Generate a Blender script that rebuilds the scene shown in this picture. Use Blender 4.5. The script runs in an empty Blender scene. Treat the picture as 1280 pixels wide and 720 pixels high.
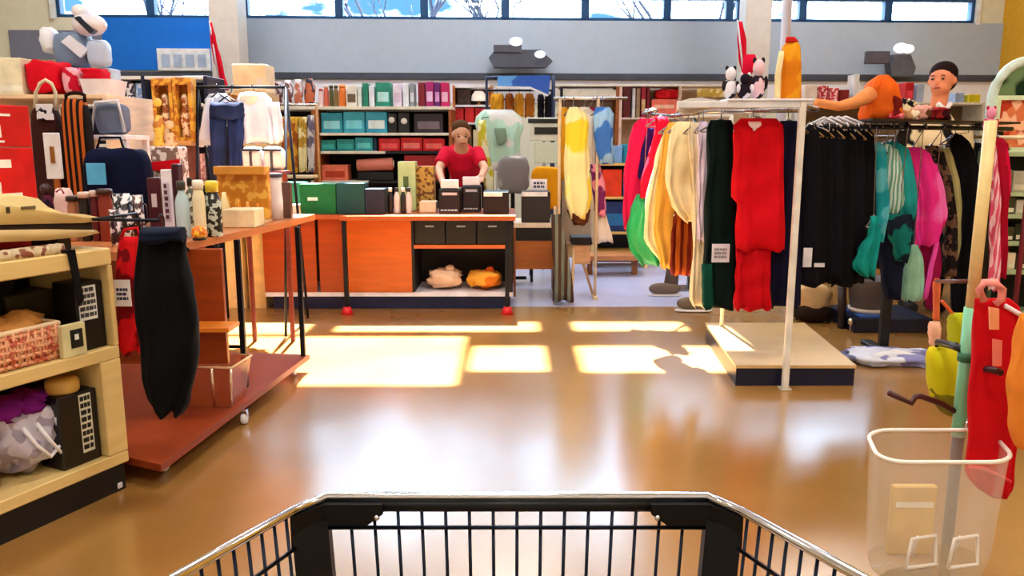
import bpy, math, random
from mathutils import Vector, Matrix, noise
random.seed(7)
SC = bpy.context.scene
COL = SC.collection
# ------------------------------------------------------------ camera
CH = 1.3
F = 1000.0
TH = math.atan(0.18)
CT, ST = math.cos(TH), math.sin(TH)
def ray(px, py):
    x = (px-640)/F; v = -(py-360)/F
    return Vector((x, CT+v*ST, -ST+v*CT))
def at(px, py, Y):
    """point of the place seen at a pixel, Y metres in front"""
    d = ray(px, py); t = Y/d.y
    return Vector((d.x*t, Y, CH+d.z*t))
def onz(px, py, z=0.0):
    d = ray(px, py); t = (z-CH)/d.z
    return Vector((d.x*t, d.y*t, z))
def zat(py, Y): return at(640, py, Y).z
def xat(px, py, Y): return at(px, py, Y).x
cam_d = bpy.data.cameras.new('camera'); cam = bpy.data.objects.new('camera', cam_d); COL.objects.link(cam)
cam.location = (0, 0, CH); cam.rotation_euler = (math.pi/2-TH, 0, 0)
cam_d.sensor_width = 36; cam_d.lens = 36*F/1280; cam_d.clip_start = .02
SC.camera = cam
# ------------------------------------------------------------ materials
def lin(c):
    return tuple(((v/255)/12.92 if v/255 <= .04045 else ((v/255+.055)/1.055)**2.4) for v in c)+(1,)
MATS = {}
def mat(c, rough=.6, var=.12, sc=9.0, metal=0.0, spec=.4, bump=0.0, kind=None, c2=None, coat=0, emit=0, c3=None, stretch=(1,1,1), alpha=None):
    key = (c, rough, var, sc, metal, spec, bump, kind, c2, coat, emit, c3, stretch, alpha)
    if key in MATS: return MATS[key]
    m = bpy.data.materials.new('material'); m.use_nodes = True
    nt = m.node_tree; N = nt.nodes; L = nt.links
    b = N['Principled BSDF']
    tc = N.new('ShaderNodeTexCoord'); mp = N.new('ShaderNodeMapping'); mp.inputs['Scale'].default_value = stretch
    L.new(tc.outputs['Object'], mp.inputs['Vector'])
    def ns(scale, detail=3):
        n = N.new('ShaderNodeTexNoise'); n.inputs['Scale'].default_value = scale; n.inputs['Detail'].default_value = detail
        L.new(mp.outputs[0], n.inputs['Vector']); return n
    def ramp(src, p0, p1, ca, cb, const=False):
        r = N.new('ShaderNodeValToRGB'); L.new(src, r.inputs[0])
        r.color_ramp.elements[0].position = p0; r.color_ramp.elements[1].position = p1
        r.color_ramp.elements[0].color = ca; r.color_ramp.elements[1].color = cb
        if const: r.color_ramp.interpolation = 'CONSTANT'
        return r
    lc = lin(c)
    dk = tuple(v*(1-var) for v in lc[:3])+(1,); br = tuple(min(1, v*(1+var)) for v in lc[:3])+(1,)
    n1 = ns(sc)
    base = ramp(n1.outputs['Fac'], .35, .65, dk, br).outputs[0]
    if kind in ('print', 'blotch'):
        n2 = ns(sc*1.0, 1 if kind == 'blotch' else 2); n2.inputs['Scale'].default_value = sc
        r2 = ramp(n2.outputs['Fac'], .5, .54, (0,0,0,1), (1,1,1,1))
        mx = N.new('ShaderNodeMixRGB'); L.new(r2.outputs[0], mx.inputs[0]); L.new(base, mx.inputs[1]); mx.inputs[2].default_value = lin(c2)
        base = mx.outputs[0]
        if c3:
            n3 = ns(sc*1.3, 1); mp3 = N.new('ShaderNodeMapping'); mp3.inputs['Location'].default_value = (3.1, 7.7, 1.3)
            L.new(tc.outputs['Object'], mp3.inputs['Vector']); L.new(mp3.outputs[0], n3.inputs['Vector'])
            r3 = ramp(n3.outputs['Fac'], .54, .58, (0,0,0,1), (1,1,1,1))
            mx3 = N.new('ShaderNodeMixRGB'); L.new(r3.outputs[0], mx3.inputs[0]); L.new(base, mx3.inputs[1]); mx3.inputs[2].default_value = lin(c3)
            base = mx3.outputs[0]
    if kind == 'stripe':
        w = N.new('ShaderNodeTexWave'); w.inputs['Scale'].default_value = sc; L.new(mp.outputs[0], w.inputs['Vector']); w.bands_direction = 'X'
        r2 = ramp(w.outputs['Fac'], .45, .55, (0,0,0,1), (1,1,1,1))
        mx = N.new('ShaderNodeMixRGB'); L.new(r2.outputs[0], mx.inputs[0]); L.new(base, mx.inputs[1]); mx.inputs[2].default_value = lin(c2)
        base = mx.outputs[0]
    if kind == 'wood':
        w = N.new('ShaderNodeTexNoise'); w.inputs['Scale'].default_value = sc; w.inputs['Detail'].default_value = 5
        mw = N.new('ShaderNodeMapping'); mw.inputs['Scale'].default_value = (1, 1, 9); L.new(tc.outputs['Object'], mw.inputs['Vector']); L.new(mw.outputs[0], w.inputs['Vector'])
        r2 = ramp(w.outputs['Fac'], .3, .7, dk, br); base = r2.outputs[0]
    L.new(base, b.inputs['Base Color'])
    b.inputs['Roughness'].default_value = rough; b.inputs['Metallic'].default_value = metal
    b.inputs['Specular IOR Level'].default_value = spec
    if coat: b.inputs['Coat Weight'].default_value = coat; b.inputs['Coat Roughness'].default_value = .1
    if bump:
        bp = N.new('ShaderNodeBump'); bp.inputs['Strength'].default_value = bump; bp.inputs['Distance'].default_value = .01
        nb = ns(sc*6, 4); L.new(nb.outputs['Fac'], bp.inputs['Height']); L.new(bp.outputs[0], b.inputs['Normal'])
    if alpha is not None: b.inputs['Alpha'].default_value = alpha
    if emit:
        L.new(base, b.inputs['Emission Color']); b.inputs['Emission Strength'].default_value = emit
    MATS[key] = m
    return m
def cloth(c, **k):
    k.setdefault('rough', .85); k.setdefault('spec', .15); k.setdefault('var', .07); k.setdefault('sc', 9)
    return mat(c, **k)
def plastic(c, **k):
    k.setdefault('rough', .35); k.setdefault('spec', .5); k.setdefault('var', .06)
    return mat(c, **k)
def wood(c, **k):
    k.setdefault('rough', .45); k.setdefault('var', .16); k.setdefault('sc', 3.0); k.setdefault('kind', 'wood')
    return mat(c, **k)
def metal(c, **k):
    k.setdefault('rough', .25); k.setdefault('metal', 1.0); k.setdefault('var', .05)
    return mat(c, **k)
def clearplastic(tint=(235,235,225), a=.3):
    key = ('clear', tint, a)
    if key in MATS: return MATS[key]
    m = bpy.data.materials.new('clear'); m.use_nodes = True; N = m.node_tree.nodes; L = m.node_tree.links
    b = N['Principled BSDF']; out = N['Material Output']
    n = N.new('ShaderNodeTexNoise'); n.inputs['Scale'].default_value = 5
    r = N.new('ShaderNodeValToRGB'); L.new(n.outputs['Fac'], r.inputs[0])
    c = lin(tint); r.color_ramp.elements[0].color = tuple(v*.9 for v in c[:3])+(1,); r.color_ramp.elements[1].color = c
    L.new(r.outputs[0], b.inputs['Base Color']); b.inputs['Roughness'].default_value = .15; b.inputs['Alpha'].default_value = a
    MATS[key] = m; return m
# ------------------------------------------------------------ mesh builder
class M:
    def __init__(s): s.v = []; s.f = []; s.sm = []
    def add(s, vs, fs, smooth=False):
        o = len(s.v); s.v += [Vector(v) for v in vs]
        s.f += [tuple(i+o for i in f) for f in fs]; s.sm += [smooth]*len(fs); return s
    def box(s, x0, y0, z0, x1, y1, z1, b=0.0):
        if x0 > x1: x0, x1 = x1, x0
        if y0 > y1: y0, y1 = y1, y0
        if z0 > z1: z0, z1 = z1, z0
        b = min(b, (x1-x0)*.45, (y1-y0)*.45, (z1-z0)*.45)
        if b <= 0:
            vs = [(x, y, z) for z in (z0, z1) for y in (y0, y1) for x in (x0, x1)]
            return s.add(vs, [(0,2,3,1), (4,5,7,6), (0,1,5,4), (2,6,7,3), (0,4,6,2), (1,3,7,5)])
        # chamfered box: rings of octagons
        def ring(z, k):
            i = b-k
            a0, a1, c0, c1 = x0+k, x1-k, y0+k, y1-k
            return [(a0+i, c0, z), (a1-i, c0, z), (a1, c0+i, z), (a1, c1-i, z), (a1-i, c1, z), (a0+i, c1, z), (a0, c1-i, z), (a0, c0+i, z)]
        rs = [ring(z0, b*.999), ring(z0+b, 0), ring(z1-b, 0), ring(z1, b*.999)]
        vs = sum(rs, []); fs = []
        for r in range(3):
            for i in range(8):
                j = (i+1) % 8; fs.append((r*8+i, r*8+j, r*8+8+j, r*8+8+i))
        fs.append(tuple(range(7, -1, -1))); fs.append(tuple(range(24, 32)))
        return s.add(vs, fs)
    def prism(s, poly, z0, z1):
        n = len(poly)
        vs = [(x, y, z0) for x, y in poly]+[(x, y, z1) for x, y in poly]
        fs = [tuple(range(n-1, -1, -1)), tuple(range(n, 2*n))]+[(i, (i+1) % n, n+(i+1) % n, n+i) for i in range(n)]
        return s.add(vs, fs)
    def slab(s, pts, off):
        """polygon in space given thickness by an offset vector"""
        n = len(pts); off = Vector(off)
        vs = [Vector(p) for p in pts]+[Vector(p)+off for p in pts]
        fs = [tuple(range(n-1, -1, -1)), tuple(range(n, 2*n))]+[(i, (i+1) % n, n+(i+1) % n, n+i) for i in range(n)]
        return s.add(vs, fs)
    def loft(s, rings, cap=True, closed=True, smooth=True):
        n = len(rings[0]); vs = []; fs = []
        for r in rings: vs += list(r)
        for k in range(len(rings)-1):
            for i in range(n if closed else n-1):
                j = (i+1) % n; fs.append((k*n+i, k*n+j, (k+1)*n+j, (k+1)*n+i))
        if cap: fs.append(tuple(range(n-1, -1, -1))); fs.append(tuple(range((len(rings)-1)*n, len(rings)*n)))
        return s.add(vs, fs, smooth)
    def tube(s, pts, r, n=8, cap=True):
        pts = [Vector(p) for p in pts]; rs = r if isinstance(r, (list, tuple)) else [r]*len(pts)
        rings = []; up = Vector((0, 0, 1))
        for i, p in enumerate(pts):
            if i == 0: d = pts[1]-p
            elif i == len(pts)-1: d = p-pts[i-1]
            else: d = (pts[i+1]-p).normalized()+(p-pts[i-1]).normalized()
            d.normalize()
            a = d.cross(Vector((0, 0, 1)) if abs(d.z) < .9 else Vector((0, 1, 0))).normalized()
            if i and a.dot(pa) < 0: a = -a
            pa = a
            c = d.cross(a)
            rings.append([p+(a*math.cos(t)+c*math.sin(t))*rs[i] for t in [2*math.pi*k/n for k in range(n)]])
        return s.loft(rings, cap)
    def lathe(s, c, prof, n=20, ax=None):
        """prof [(r,z)] upwards"""
        c = Vector(c)
        return s.loft([[c+Vector((math.cos(t)*max(r, 1e-4), math.sin(t)*max(r, 1e-4), z)) for t in [2*math.pi*k/n for k in range(n)]] for r, z in prof])
    def ball(s, c, r, n=14, m=9, dent=0.0, seed=0, f=4.0, p=1.0):
        if not isinstance(r, (tuple, list)): r = (r, r, r)
        c = Vector(c); rings = []
        for j in range(m+1):
            ph = -math.pi/2+math.pi*j/m; cz = max(math.cos(ph), 1e-3)**p; sz = math.sin(ph); sz = math.copysign(abs(sz)**p, sz)
            rg = []
            for k in range(n):
                t = 2*math.pi*k/n; ct, st = math.cos(t), math.sin(t)
                u = Vector((cz*math.copysign(abs(ct)**p, ct), cz*math.copysign(abs(st)**p, st), sz))
                if dent: u = u*(1+dent*noise.noise(u*f+Vector((seed*3.7, seed, 0))))
                rg.append(c+Vector((u.x*r[0], u.y*r[1], u.z*r[2])))
            rings.append(rg)
        return s.loft(rings)
    def xf(s, mtx, start=0):
        for i in range(start, len(s.v)): s.v[i] = mtx @ s.v[i]
        return s
    def bb(s):
        return (Vector([min(v[i] for v in s.v) for i in range(3)]), Vector([max(v[i] for v in s.v) for i in range(3)]))
ORG = {}
def link(name, mb, m, parent=None, origin=None):
    if parent is not None: origin = ORG[parent.name]
    elif origin is None:
        lo, hi = mb.bb(); origin = Vector(((lo.x+hi.x)/2, (lo.y+hi.y)/2, lo.z))
    me = bpy.data.meshes.new(name)
    me.from_pydata([v-origin for v in mb.v], [], mb.f)
    me.polygons.foreach_set('use_smooth', mb.sm); me.materials.append(m); me.update()
    o = bpy.data.objects.new(name, me); COL.objects.link(o)
    if parent is not None: o.parent = parent
    else: o.location = origin
    ORG[o.name] = origin
    return o
def tag(o, label, cat, group=None, kind=None):
    o['label'] = label; o['category'] = cat
    if group: o['group'] = group
    if kind: o['kind'] = kind
    return o
def thing(name, label, cat, parts, group=None, kind=None):
    """parts: [(part_name, mesh, material, [sub-parts] or None, label or None)]"""
    if len(parts) == 1 and len(parts[0]) < 4:
        return tag(link(name, parts[0][1], parts[0][2]), label, cat, group, kind)
    los = [p[1].bb() for p in parts]
    lo = Vector([min(b[0][i] for b in los) for i in range(3)]); hi = Vector([max(b[1][i] for b in los) for i in range(3)])
    org = Vector(((lo.x+hi.x)/2, (lo.y+hi.y)/2, lo.z))
    e = bpy.data.objects.new(name, None); COL.objects.link(e); e.location = org; e.empty_display_size = .1; ORG[e.name] = org
    tag(e, label, cat, group, kind)
    for p in parts:
        c = link(p[0], p[1], p[2], e)
        if len(p) > 3 and p[3]:
            for q in p[3]:
                d = link(q[0], q[1], q[2], c)
                if len(q) > 3: d['label'] = q[3]
        if len(p) > 4: c['label'] = p[4]
    return e
def struct(name, mb, m, parent=None):
    o = link(name, mb, m, parent)
    if parent is None: o['kind'] = 'structure'
    return o
def copy_thing(o, delta, label=None, group=None, parent=None):
    c = o.copy(); COL.objects.link(c)
    if parent is None:
        c.location = Vector(o.location)+Vector(delta)
        if label: c['label'] = label
        if group: c['group'] = group
    else: c.parent = parent
    for ch in list(o.children): copy_thing(ch, delta, parent=c)
    return c
# ------------------------------------------------------------ shape makers
def pbox(x0, y0, x1, y1, Y, D, b=.004):
    xm, ym = (x0+x1)/2, (y0+y1)/2
    return M().box(xat(x0, ym, Y), Y, zat(y1, Y), xat(x1, ym, Y), Y+D, zat(y0, Y), b)
def sbox(x0, x1, ytop, z0, Y, D, b=.004):
    zt = zat(ytop, Y); ym = ytop+5
    return M().box(xat(x0, ym, Y), Y, z0, xat(x1, ym, Y), Y+D, zt, b)
def interp(rows, n):
    ys = [r[0] for r in rows]; out = []
    for k in range(n+1):
        y = ys[0]+(ys[-1]-ys[0])*k/n
        for i in range(len(rows)-1):
            if y <= ys[i+1]+1e-9:
                t = (y-ys[i])/(ys[i+1]-ys[i]); t = t*t*(3-2*t)*.5+t*.5
                a, b = rows[i], rows[i+1]
                out.append((y, a[1]+(b[1]-a[1])*t, a[2]+(b[2]-a[2])*t)); break
    return out
def drape(rows, Y, th=.06, folds=5, amp=.018, n=44, lev=None, seed=0, hem=.012, dY=0.0, p=.7, tw=0.0):
    """hanging cloth: rows of (pixel y, left x, right x) at depth Y; real thickness and pleats that open downwards"""
    lev = lev or max(8, min(26, int((rows[-1][0]-rows[0][0])/8)))
    rs = interp(rows, lev); rings = []
    for k, (py, xl, xr) in enumerate(rs):
        t = k/lev; yy = Y+dY*t
        a, b = at(xl, py, yy), at(xr, py, yy); c = (a+b)/2; w = (b.x-a.x)/2
        tt = th*(.35+.65*min(1, t*4))
        if t > .97: tt *= .8
        rg = []
        for i in range(n):
            g = 2*math.pi*i/n; cg, sg = math.cos(g), math.sin(g)
            ex = math.copysign(abs(cg)**p, cg); ey = math.copysign(abs(sg)**p, sg)
            ph = folds*g+seed*1.7+.6*math.sin(t*3+seed)
            wv = amp*(.25+.75*t)*math.sin(ph)+amp*.5*math.sin(ph*2.3+t*4+seed)
            wr = min(.006, amp*.45)*math.sin(t*17+g*2+seed)
            z = c.z + (hem*math.sin(ph*1.1+1) if t > .9 else 0)
            rg.append(Vector((c.x+ex*(w+wr*.5)+wv*.15, yy+ey*tt*.5+wv*(abs(ey)**.5)*math.copysign(1, ey)*1.0+wr+tw*ex, z)))
        rings.append(rg)
    return M().loft(rings)
RAIL = [None]
def hanger(px, py, Y, zr, w=.4, col=(60,60,62), ang=0.0):
    """hook over a rail at height zr, shoulders at pixel py"""
    c = at(px, py, Y); zs = c.z
    m = M(); h = .022
    ts = [math.pi*1.05-k*math.pi*1.1/7 for k in range(8)]
    rx, ry = c.x, Y
    if RAIL[0] is not None:
        p, q = RAIL[0]
        if abs(q.x-p.x) > abs(q.y-p.y):
            t = max(.01, min(.99, (c.x-p.x)/(q.x-p.x))); rx, ry = p.x+(q.x-p.x)*t, p.y+(q.y-p.y)*t; al = False
        else:
            t = max(.01, min(.99, (Y-p.y)/(q.y-p.y))); rx, ry = p.x+(q.x-p.x)*t, p.y+(q.y-p.y)*t; al = True
    else: al = False
    sg = (-1 if c.x < rx else 1) if al else (-1 if Y < ry-.001 else 1)
    pts = [Vector((rx+sg*h*math.cos(t), ry, zr+h*math.sin(t))) if al else Vector((rx, ry+sg*h*math.cos(t), zr+h*math.sin(t))) for t in ts]
    pts.append(Vector((rx+(sg*h*.9 if al else 0), ry+(0 if al else sg*h*.9), zr-.026))); pts.append(Vector((c.x, Y, zs+.01)))
    m.tube(pts, .003, 6)
    dx, dy = math.cos(ang)*w/2, math.sin(ang)*w/2
    a, b = Vector((c.x-dx, Y-dy, zs-.06)), Vector((c.x+dx, Y+dy, zs-.06)); top = Vector((c.x, Y, zs+.012))
    m.tube([a, top, b], .006, 6)
    m.tube([a, b], .004, 6)
    return m
def blob(x0, y0, x1, y1, Y, D, dent=.25, seed=1, z0=None, p=.7, n=20, m=14):
    a = at(x0, (y0+y1)/2, Y); b = at(x1, (y0+y1)/2, Y); zt = zat(y0, Y); zb = zat(y1, Y) if z0 is None else z0
    mb = M().ball(((a.x+b.x)/2, Y+D/2, (zt+zb)/2), ((b.x-a.x)/2, D/2, (zt-zb)/2), n, m, dent, seed, 2.6, p)
    lo, hi = mb.bb()   # keep the wanted extent
    for v in mb.v:
        v.x = a.x+(v.x-lo.x)/(hi.x-lo.x)*(b.x-a.x); v.z = zb+(v.z-lo.z)/(hi.z-lo.z)*(zt-zb)
    return mb
def bottle(x, Y, z0, r, h, neck=.35, shoulder=.62, capf=.16):
    """body, cap meshes"""
    rn = r*neck
    b = M().lathe((x, Y, z0), [(0, 0), (r*.93, 0), (r, h*.03), (r, h*shoulder), (r*.8, h*(shoulder+.1)), (rn, h*(shoulder+.17)), (rn, h*(1-capf)), (0, h*(1-capf))], 16)
    c = M().lathe((x, Y, z0+h*(1-capf)+.0005), [(0, 0), (rn*1.25, 0), (rn*1.25, h*capf*.85), (rn*1.0, h*capf), (0, h*capf)], 14)
    return b, c
def letters(x0, x1, z0, z1, Y, rows, seed=0, th=.0015):
    """rows of raised unreadable print blocks on a front facing -Y"""
    rnd = random.Random(seed); m = M(); H = (z1-z0)/rows
    for r in range(rows):
        x = x0; zt = z1-r*H
        while x < x1-.3*H:
            w = min(H*rnd.uniform(.5, 1.1), x1-x)
            m.box(x, Y-th, zt-H*.72, x+w*.8, Y, zt-H*.08, 0); x += w
    return m
def carton(name, label, x0, x1, ytop, z0, Y, D, c, lc=None, kind=None, c2=None, group=None, cat='box', lab=(.15,.85,.3,.75), b=.004, ink=None, rows=2, lbl=None, rough=.45, c3=None, sc=30):
    body = sbox(x0, x1, ytop, z0, Y, D, b)
    m = mat(c, rough=rough, kind=kind, c2=c2, c3=c3, sc=sc if kind else 9)
    if lc is None: return thing(name, label, cat, [(name, body, m)], group)
    lo, hi = body.bb(); X = lambda t: lo.x+(hi.x-lo.x)*t; Z = lambda t: lo.z+(hi.z-lo.z)*t
    lb = M().box(X(lab[0]), Y-.002, Z(lab[2]), X(lab[1]), Y, Z(lab[3]), 0)
    sub = None
    if ink is not None:
        sub = [('print', letters(X(lab[0])+.004, X(lab[1])-.004, Z(lab[2])+.004, Z(lab[3])-.004, Y-.002, rows, seed=int(x0)), mat(ink))]
    return thing(name, label, cat, [('body', body, m), ('label_panel', lb, mat(lc, rough=.5), sub)], group)
# ============================================================ room
WK = .045
def wally(x): return 12.0+WK*x
def wallp(px, py, off=0.0):
    d = ray(px, py); t = (12.0-off)/(d.y-WK*d.x)
    return Vector((d.x*t, d.y*t, CH+d.z*t))
XL, XR, ZC = -8.4, 7.25, 5.4
ZS = 3.05; ZT = 5.2
# floor: glossy tan polished concrete
def floor_mat():
    m = bpy.data.materials.new('polished_floor'); m.use_nodes = True; N = m.node_tree.nodes; L = m.node_tree.links
    b = N['Principled BSDF']; tc = N.new('ShaderNodeTexCoord')
    n = N.new('ShaderNodeTexNoise'); n.inputs['Scale'].default_value = .9; n.inputs['Detail'].default_value = 5; L.new(tc.outputs['Object'], n.inputs['Vector'])
    r = N.new('ShaderNodeValToRGB'); L.new(n.outputs['Fac'], r.inputs[0])
    r.color_ramp.elements[0].position = .3; r.color_ramp.elements[1].position = .7
    r.color_ramp.elements[0].color = lin(FLOOR_A); r.color_ramp.elements[1].color = lin(FLOOR_B)
    L.new(r.outputs[0], b.inputs['Base Color'])
    n2 = N.new('ShaderNodeTexNoise'); n2.inputs['Scale'].default_value = 2.2; n2.inputs['Detail'].default_value = 3; L.new(tc.outputs['Object'], n2.inputs['Vector'])
    mr = N.new('ShaderNodeMapRange'); L.new(n2.outputs['Fac'], mr.inputs['Value']); mr.inputs['To Min'].default_value = .17; mr.inputs['To Max'].default_value = .26
    L.new(mr.outputs[0], b.inputs['Roughness']); b.inputs['Specular IOR Level'].default_value = .9
    b.inputs['IOR'].default_value = 1.85
    return m
FLOOR_A, FLOOR_B = (150,106,50), (170,122,62)
struct('floor_2', M().box(-.02, 6.36, .0005, 1.75, 9.2, .004), mat((204,210,250), rough=.22, spec=.9, var=.05, sc=1.5))  # thin slab whose pale blue paints in a reflection on the glossy floor
struct('floor', M().box(XL-.3, -3.3, -.1, XR+.3, 13.2, 0), floor_mat())
# ceiling with made-up skylights, shaped to throw sun patches on the floor
SUN = Vector((.05, -1, -2.0))
SUN_PATCHES = [(-2.0, -.30, 4.22, 5.40), (-.27, .22, 4.50, 5.14), (-1.27, .20, 5.50, 5.86), (.40, 1.42, 4.48, 5.14), (.43, 1.26, 5.52, 5.86), (-2.6, -1.45, 5.42, 6.15)]  # floor areas the sun is meant to reach
OPN = [(a-SUN.x/2*ZC, c-SUN.x/2*ZC, d_+ZC/2, e+ZC/2) for a, c, d_, e in SUN_PATCHES]
gx = sorted({XL-.3, XR+.3}|{v for o in OPN for v in o[:2]}); gy = sorted({-3.3, 13.2}|{v for o in OPN for v in o[2:]})
mc = M()
for i in range(len(gx)-1):
    for j in range(len(gy)-1):
        cx, cy = (gx[i]+gx[i+1])/2, (gy[j]+gy[j+1])/2
        if not any(o[0] < cx < o[1] and o[2] < cy < o[3] for o in OPN): mc.box(gx[i], gy[j], ZC, gx[i+1], gy[j+1], ZC+.06)
struct('ceiling', mc, mat((225,222,215), rough=.9))
WHITE = mat((228,226,236), rough=.8, var=.03)
GREYB = mat((138,158,190), rough=.8, var=.03)
# back wall (slightly turned), with the clerestory openings left free
wx = [XL, wallp(70, 20).x, wallp(268, 20).x, wallp(305, 20).x, wallp(926, 20).x, wallp(958, 20).x, wallp(1219, 20).x, XR]
def wbox(m, x0, x1, z0, z1, y0=0.0, y1=.25):
    m.slab([(x0, wally(x0)+y0, z0), (x1, wally(x1)+y0, z0), (x1, wally(x1)+y0, z1), (x0, wally(x0)+y0, z1)], (0, y1-y0, 0)); return m
mb = M(); wbox(mb, XL, XR, 0, ZS)
wbox(mb, XL, XR, ZT, ZC)
for a, b_ in ((0, 1), (2, 3), (4, 5), (6, 7)): wbox(mb, wx[a], wx[b_], ZS, ZT)
struct('wall_back', mb, mat((222,222,205), rough=.85, var=.03))
struct('wall_right', M().box(XR, -3.3, 0, XR+.2, wally(XR)+.25, ZC), mat((214,160,38), rough=.8, var=.04))
struct('wall_left', M().box(XL-.2, -3.3, 0, XL, wally(XL)+.25, ZC), mat((222,216,190), rough=.85, var=.04))
struct('wall_rear', M().box(XL-.2, -3.5, 0, XR+.2, -3.3, ZC), mat((222,216,200), rough=.85, var=.04))
# painted bands under the windows
def band(name, xa, xb, z0, z1, m, t=.03, y0=-.03):
    return struct(name, wbox(M(), xa, xb, z0, z1, y0, y0+t), m)
zb = wallp(700, 92).z
xb0, xb1, xb2 = wallp(130, 60).x, wallp(268, 60).x, wallp(1224, 60).x
band('trim_1', xb1, XR-.001, zb, ZS-.001, mat((172,188,212), rough=.8, var=.02))
band('trim_2', xb0, xb1, wallp(200, 88).z, ZS-.001, mat((0,112,225), rough=.7, var=.03))
band('trim_3', wallp(14, 60).x, xb0, wallp(40, 74).z, ZS-.18, mat((118,124,150), rough=.8, var=.03))
band('trim_4', xb0, XR-.001, zb-.09, zb-.001, mat((70,76,92), rough=.7), t=.06, y0=-.06)
band('trim_5', XL+.001, XR-.001, zb-.42, zb-.10, mat((236,238,255), rough=.8, var=.02), t=.02, y0=-.02)
# windows
FR = mat((18,70,120), rough=.5, var=.05)
def glass_mat():
    m = bpy.data.materials.new('window_glass'); m.use_nodes = True; N = m.node_tree.nodes; L = m.node_tree.links
    N.remove(N['Principled BSDF']); out = N['Material Output']
    t = N.new('ShaderNodeBsdfTransparent'); g = N.new('ShaderNodeBsdfGlossy'); g.inputs['Roughness'].default_value = .02
    fr = N.new('ShaderNodeFresnel'); fr.inputs['IOR'].default_value = 1.3
    n = N.new('ShaderNodeTexNoise'); n.inputs['Scale'].default_value = .7; rr = N.new('ShaderNodeValToRGB'); L.new(n.outputs['Fac'], rr.inputs[0])
    rr.color_ramp.elements[0].color = (.93, .97, 1, 1); rr.color_ramp.elements[1].color = (1, 1, 1, 1); L.new(rr.outputs[0], t.inputs[0])
    mx = N.new('ShaderNodeMixShader'); L.new(fr.outputs[0], mx.inputs[0]); L.new(t.outputs[0], mx.inputs[1]); L.new(g.outputs[0], mx.inputs[2]); L.new(mx.outputs[0], out.inputs[0])
    return m
GL = glass_mat()
ZM = 3.35
def window(i, xa, xb, mull):
    m = M(); t = .05
    wbox(m, xa, xb, ZS, ZS+.045, .02, .14); wbox(m, xa, xb, ZT-.05, ZT, .02, .14)
    wbox(m, xa, xa+t, ZS, ZT, .02, .14); wbox(m, xb-t, xb, ZS, ZT, .02, .14)
    wbox(m, xa, xb, ZM, ZM+.055, .02, .14); wbox(m, xa, xb, 4.3, 4.36, .02, .14)
    for px in mull:
        x = wallp(px, 10).x; wbox(m, x-.055, x+.055, ZS, ZT, .02, .14)
    o = struct('window_%d' % i, m, FR)
    link('pane', wbox(M(), xa+.01, xb-.01, ZS+.01, ZT-.01, .07, .078), GL, o)
window(1, wx[1], wx[2], [187])
window(2, wx[3], wx[4], [423, 530, 632, 732, 835, 913])
window(3, wx[5], wx[6], [1005, 1112])
for i, o in enumerate(OPN):  # frames and panes of the added skylights, out of view
    f = M(); t = .02
    f.box(o[0], o[2], ZC+.061, o[1], o[2]+t, ZC+.1).box(o[0], o[3]-t, ZC+.061, o[1], o[3], ZC+.1).box(o[0], o[2]+t, ZC+.061, o[0]+t, o[3]-t, ZC+.1).box(o[1]-t, o[2]+t, ZC+.061, o[1], o[3]-t, ZC+.1)
    fo = struct('window_%d' % (4+i), f, FR); link('pane', M().box(o[0]+t, o[2]+t, ZC+.08, o[1]-t, o[3]-t, ZC+.086), GL, fo)
# pale plaster reveals beside the openings
for i, x in enumerate((wx[6], wx[1]-.06)):
    band('trim_%d' % (6+i), x, x+.06, ZS-.02, ZT, mat((225,232,240), rough=.7), t=.04, y0=-.04)
# columns
for i, (px, w, Yc) in enumerate(((286, .38, 11.2), (943, .34, 11.2))):
    x = xat(px, 40, Yc)
    struct('column_%d' % (i+1), M().box(x-w/2, Yc-w/2, 0, x+w/2, Yc+w/2, ZC-.001, .01), mat((212,208,206), rough=.7, var=.04))
x = xat(981, 60, 9.6)
struct('column_3', M().lathe((x, 9.6, 0), [(0, 0), (.055, 0), (.055, ZC-.002), (0, ZC-.002)], 16), mat((224,222,238), rough=.6, var=.03))
# ============================================================ outside
struct('ground', M().box(-40, 12.9, -.3, 40, 60, -.15), mat((150,150,140), rough=.9))
def tree(label, x, y, seed, h=3.4):
    rnd = random.Random(seed); m = M()
    def br(p, d, r, L, dep):
        pts = [p]; q = Vector(p)
        dd = Vector(d)
        for k in range(4):
            dd = (dd+Vector((rnd.uniform(-.16, .16), rnd.uniform(-.12, .12), rnd.uniform(-.02, .14)))).normalized()
            q = q+dd*L/4; pts.append(q.copy())
        m.tube(pts, [r, r*.85, r*.72, r*.6, r*.5], 6)
        if dep == 0: return
        for k in range(3 if dep > 1 else 4):
            i = rnd.choice((2, 3, 4)); a = rnd.uniform(0, 6.28); s = rnd.uniform(.45, .9)
            nd = (dd+Vector((math.cos(a)*s*1.2, math.sin(a)*s*.5, rnd.uniform(-.1, .4)))).normalized()
            br(pts[i], nd, r*.55, L*rnd.uniform(.6, .8), dep-1)
    br(Vector((x, y, -.2)), Vector((0, 0, 1)), .11, h, 4)
    return tag(link('bare_tree', m, mat((40,48,70), rough=.9)), label, 'tree', 'bare trees outside the high windows')
tree('bare tree seen through the high window, left of the middle panes', -1.7, 15.5, 3, 2.6)
tree('bare tree with many thin branches outside the middle panes', .35, 16.2, 11, 2.8)
tree('bare tree outside the high window pane left of the right column', 2.9, 15.2, 5, 2.9)
tree('bare tree outside the high windows behind the left column', -7.2, 17.8, 8, 2.8)
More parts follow.
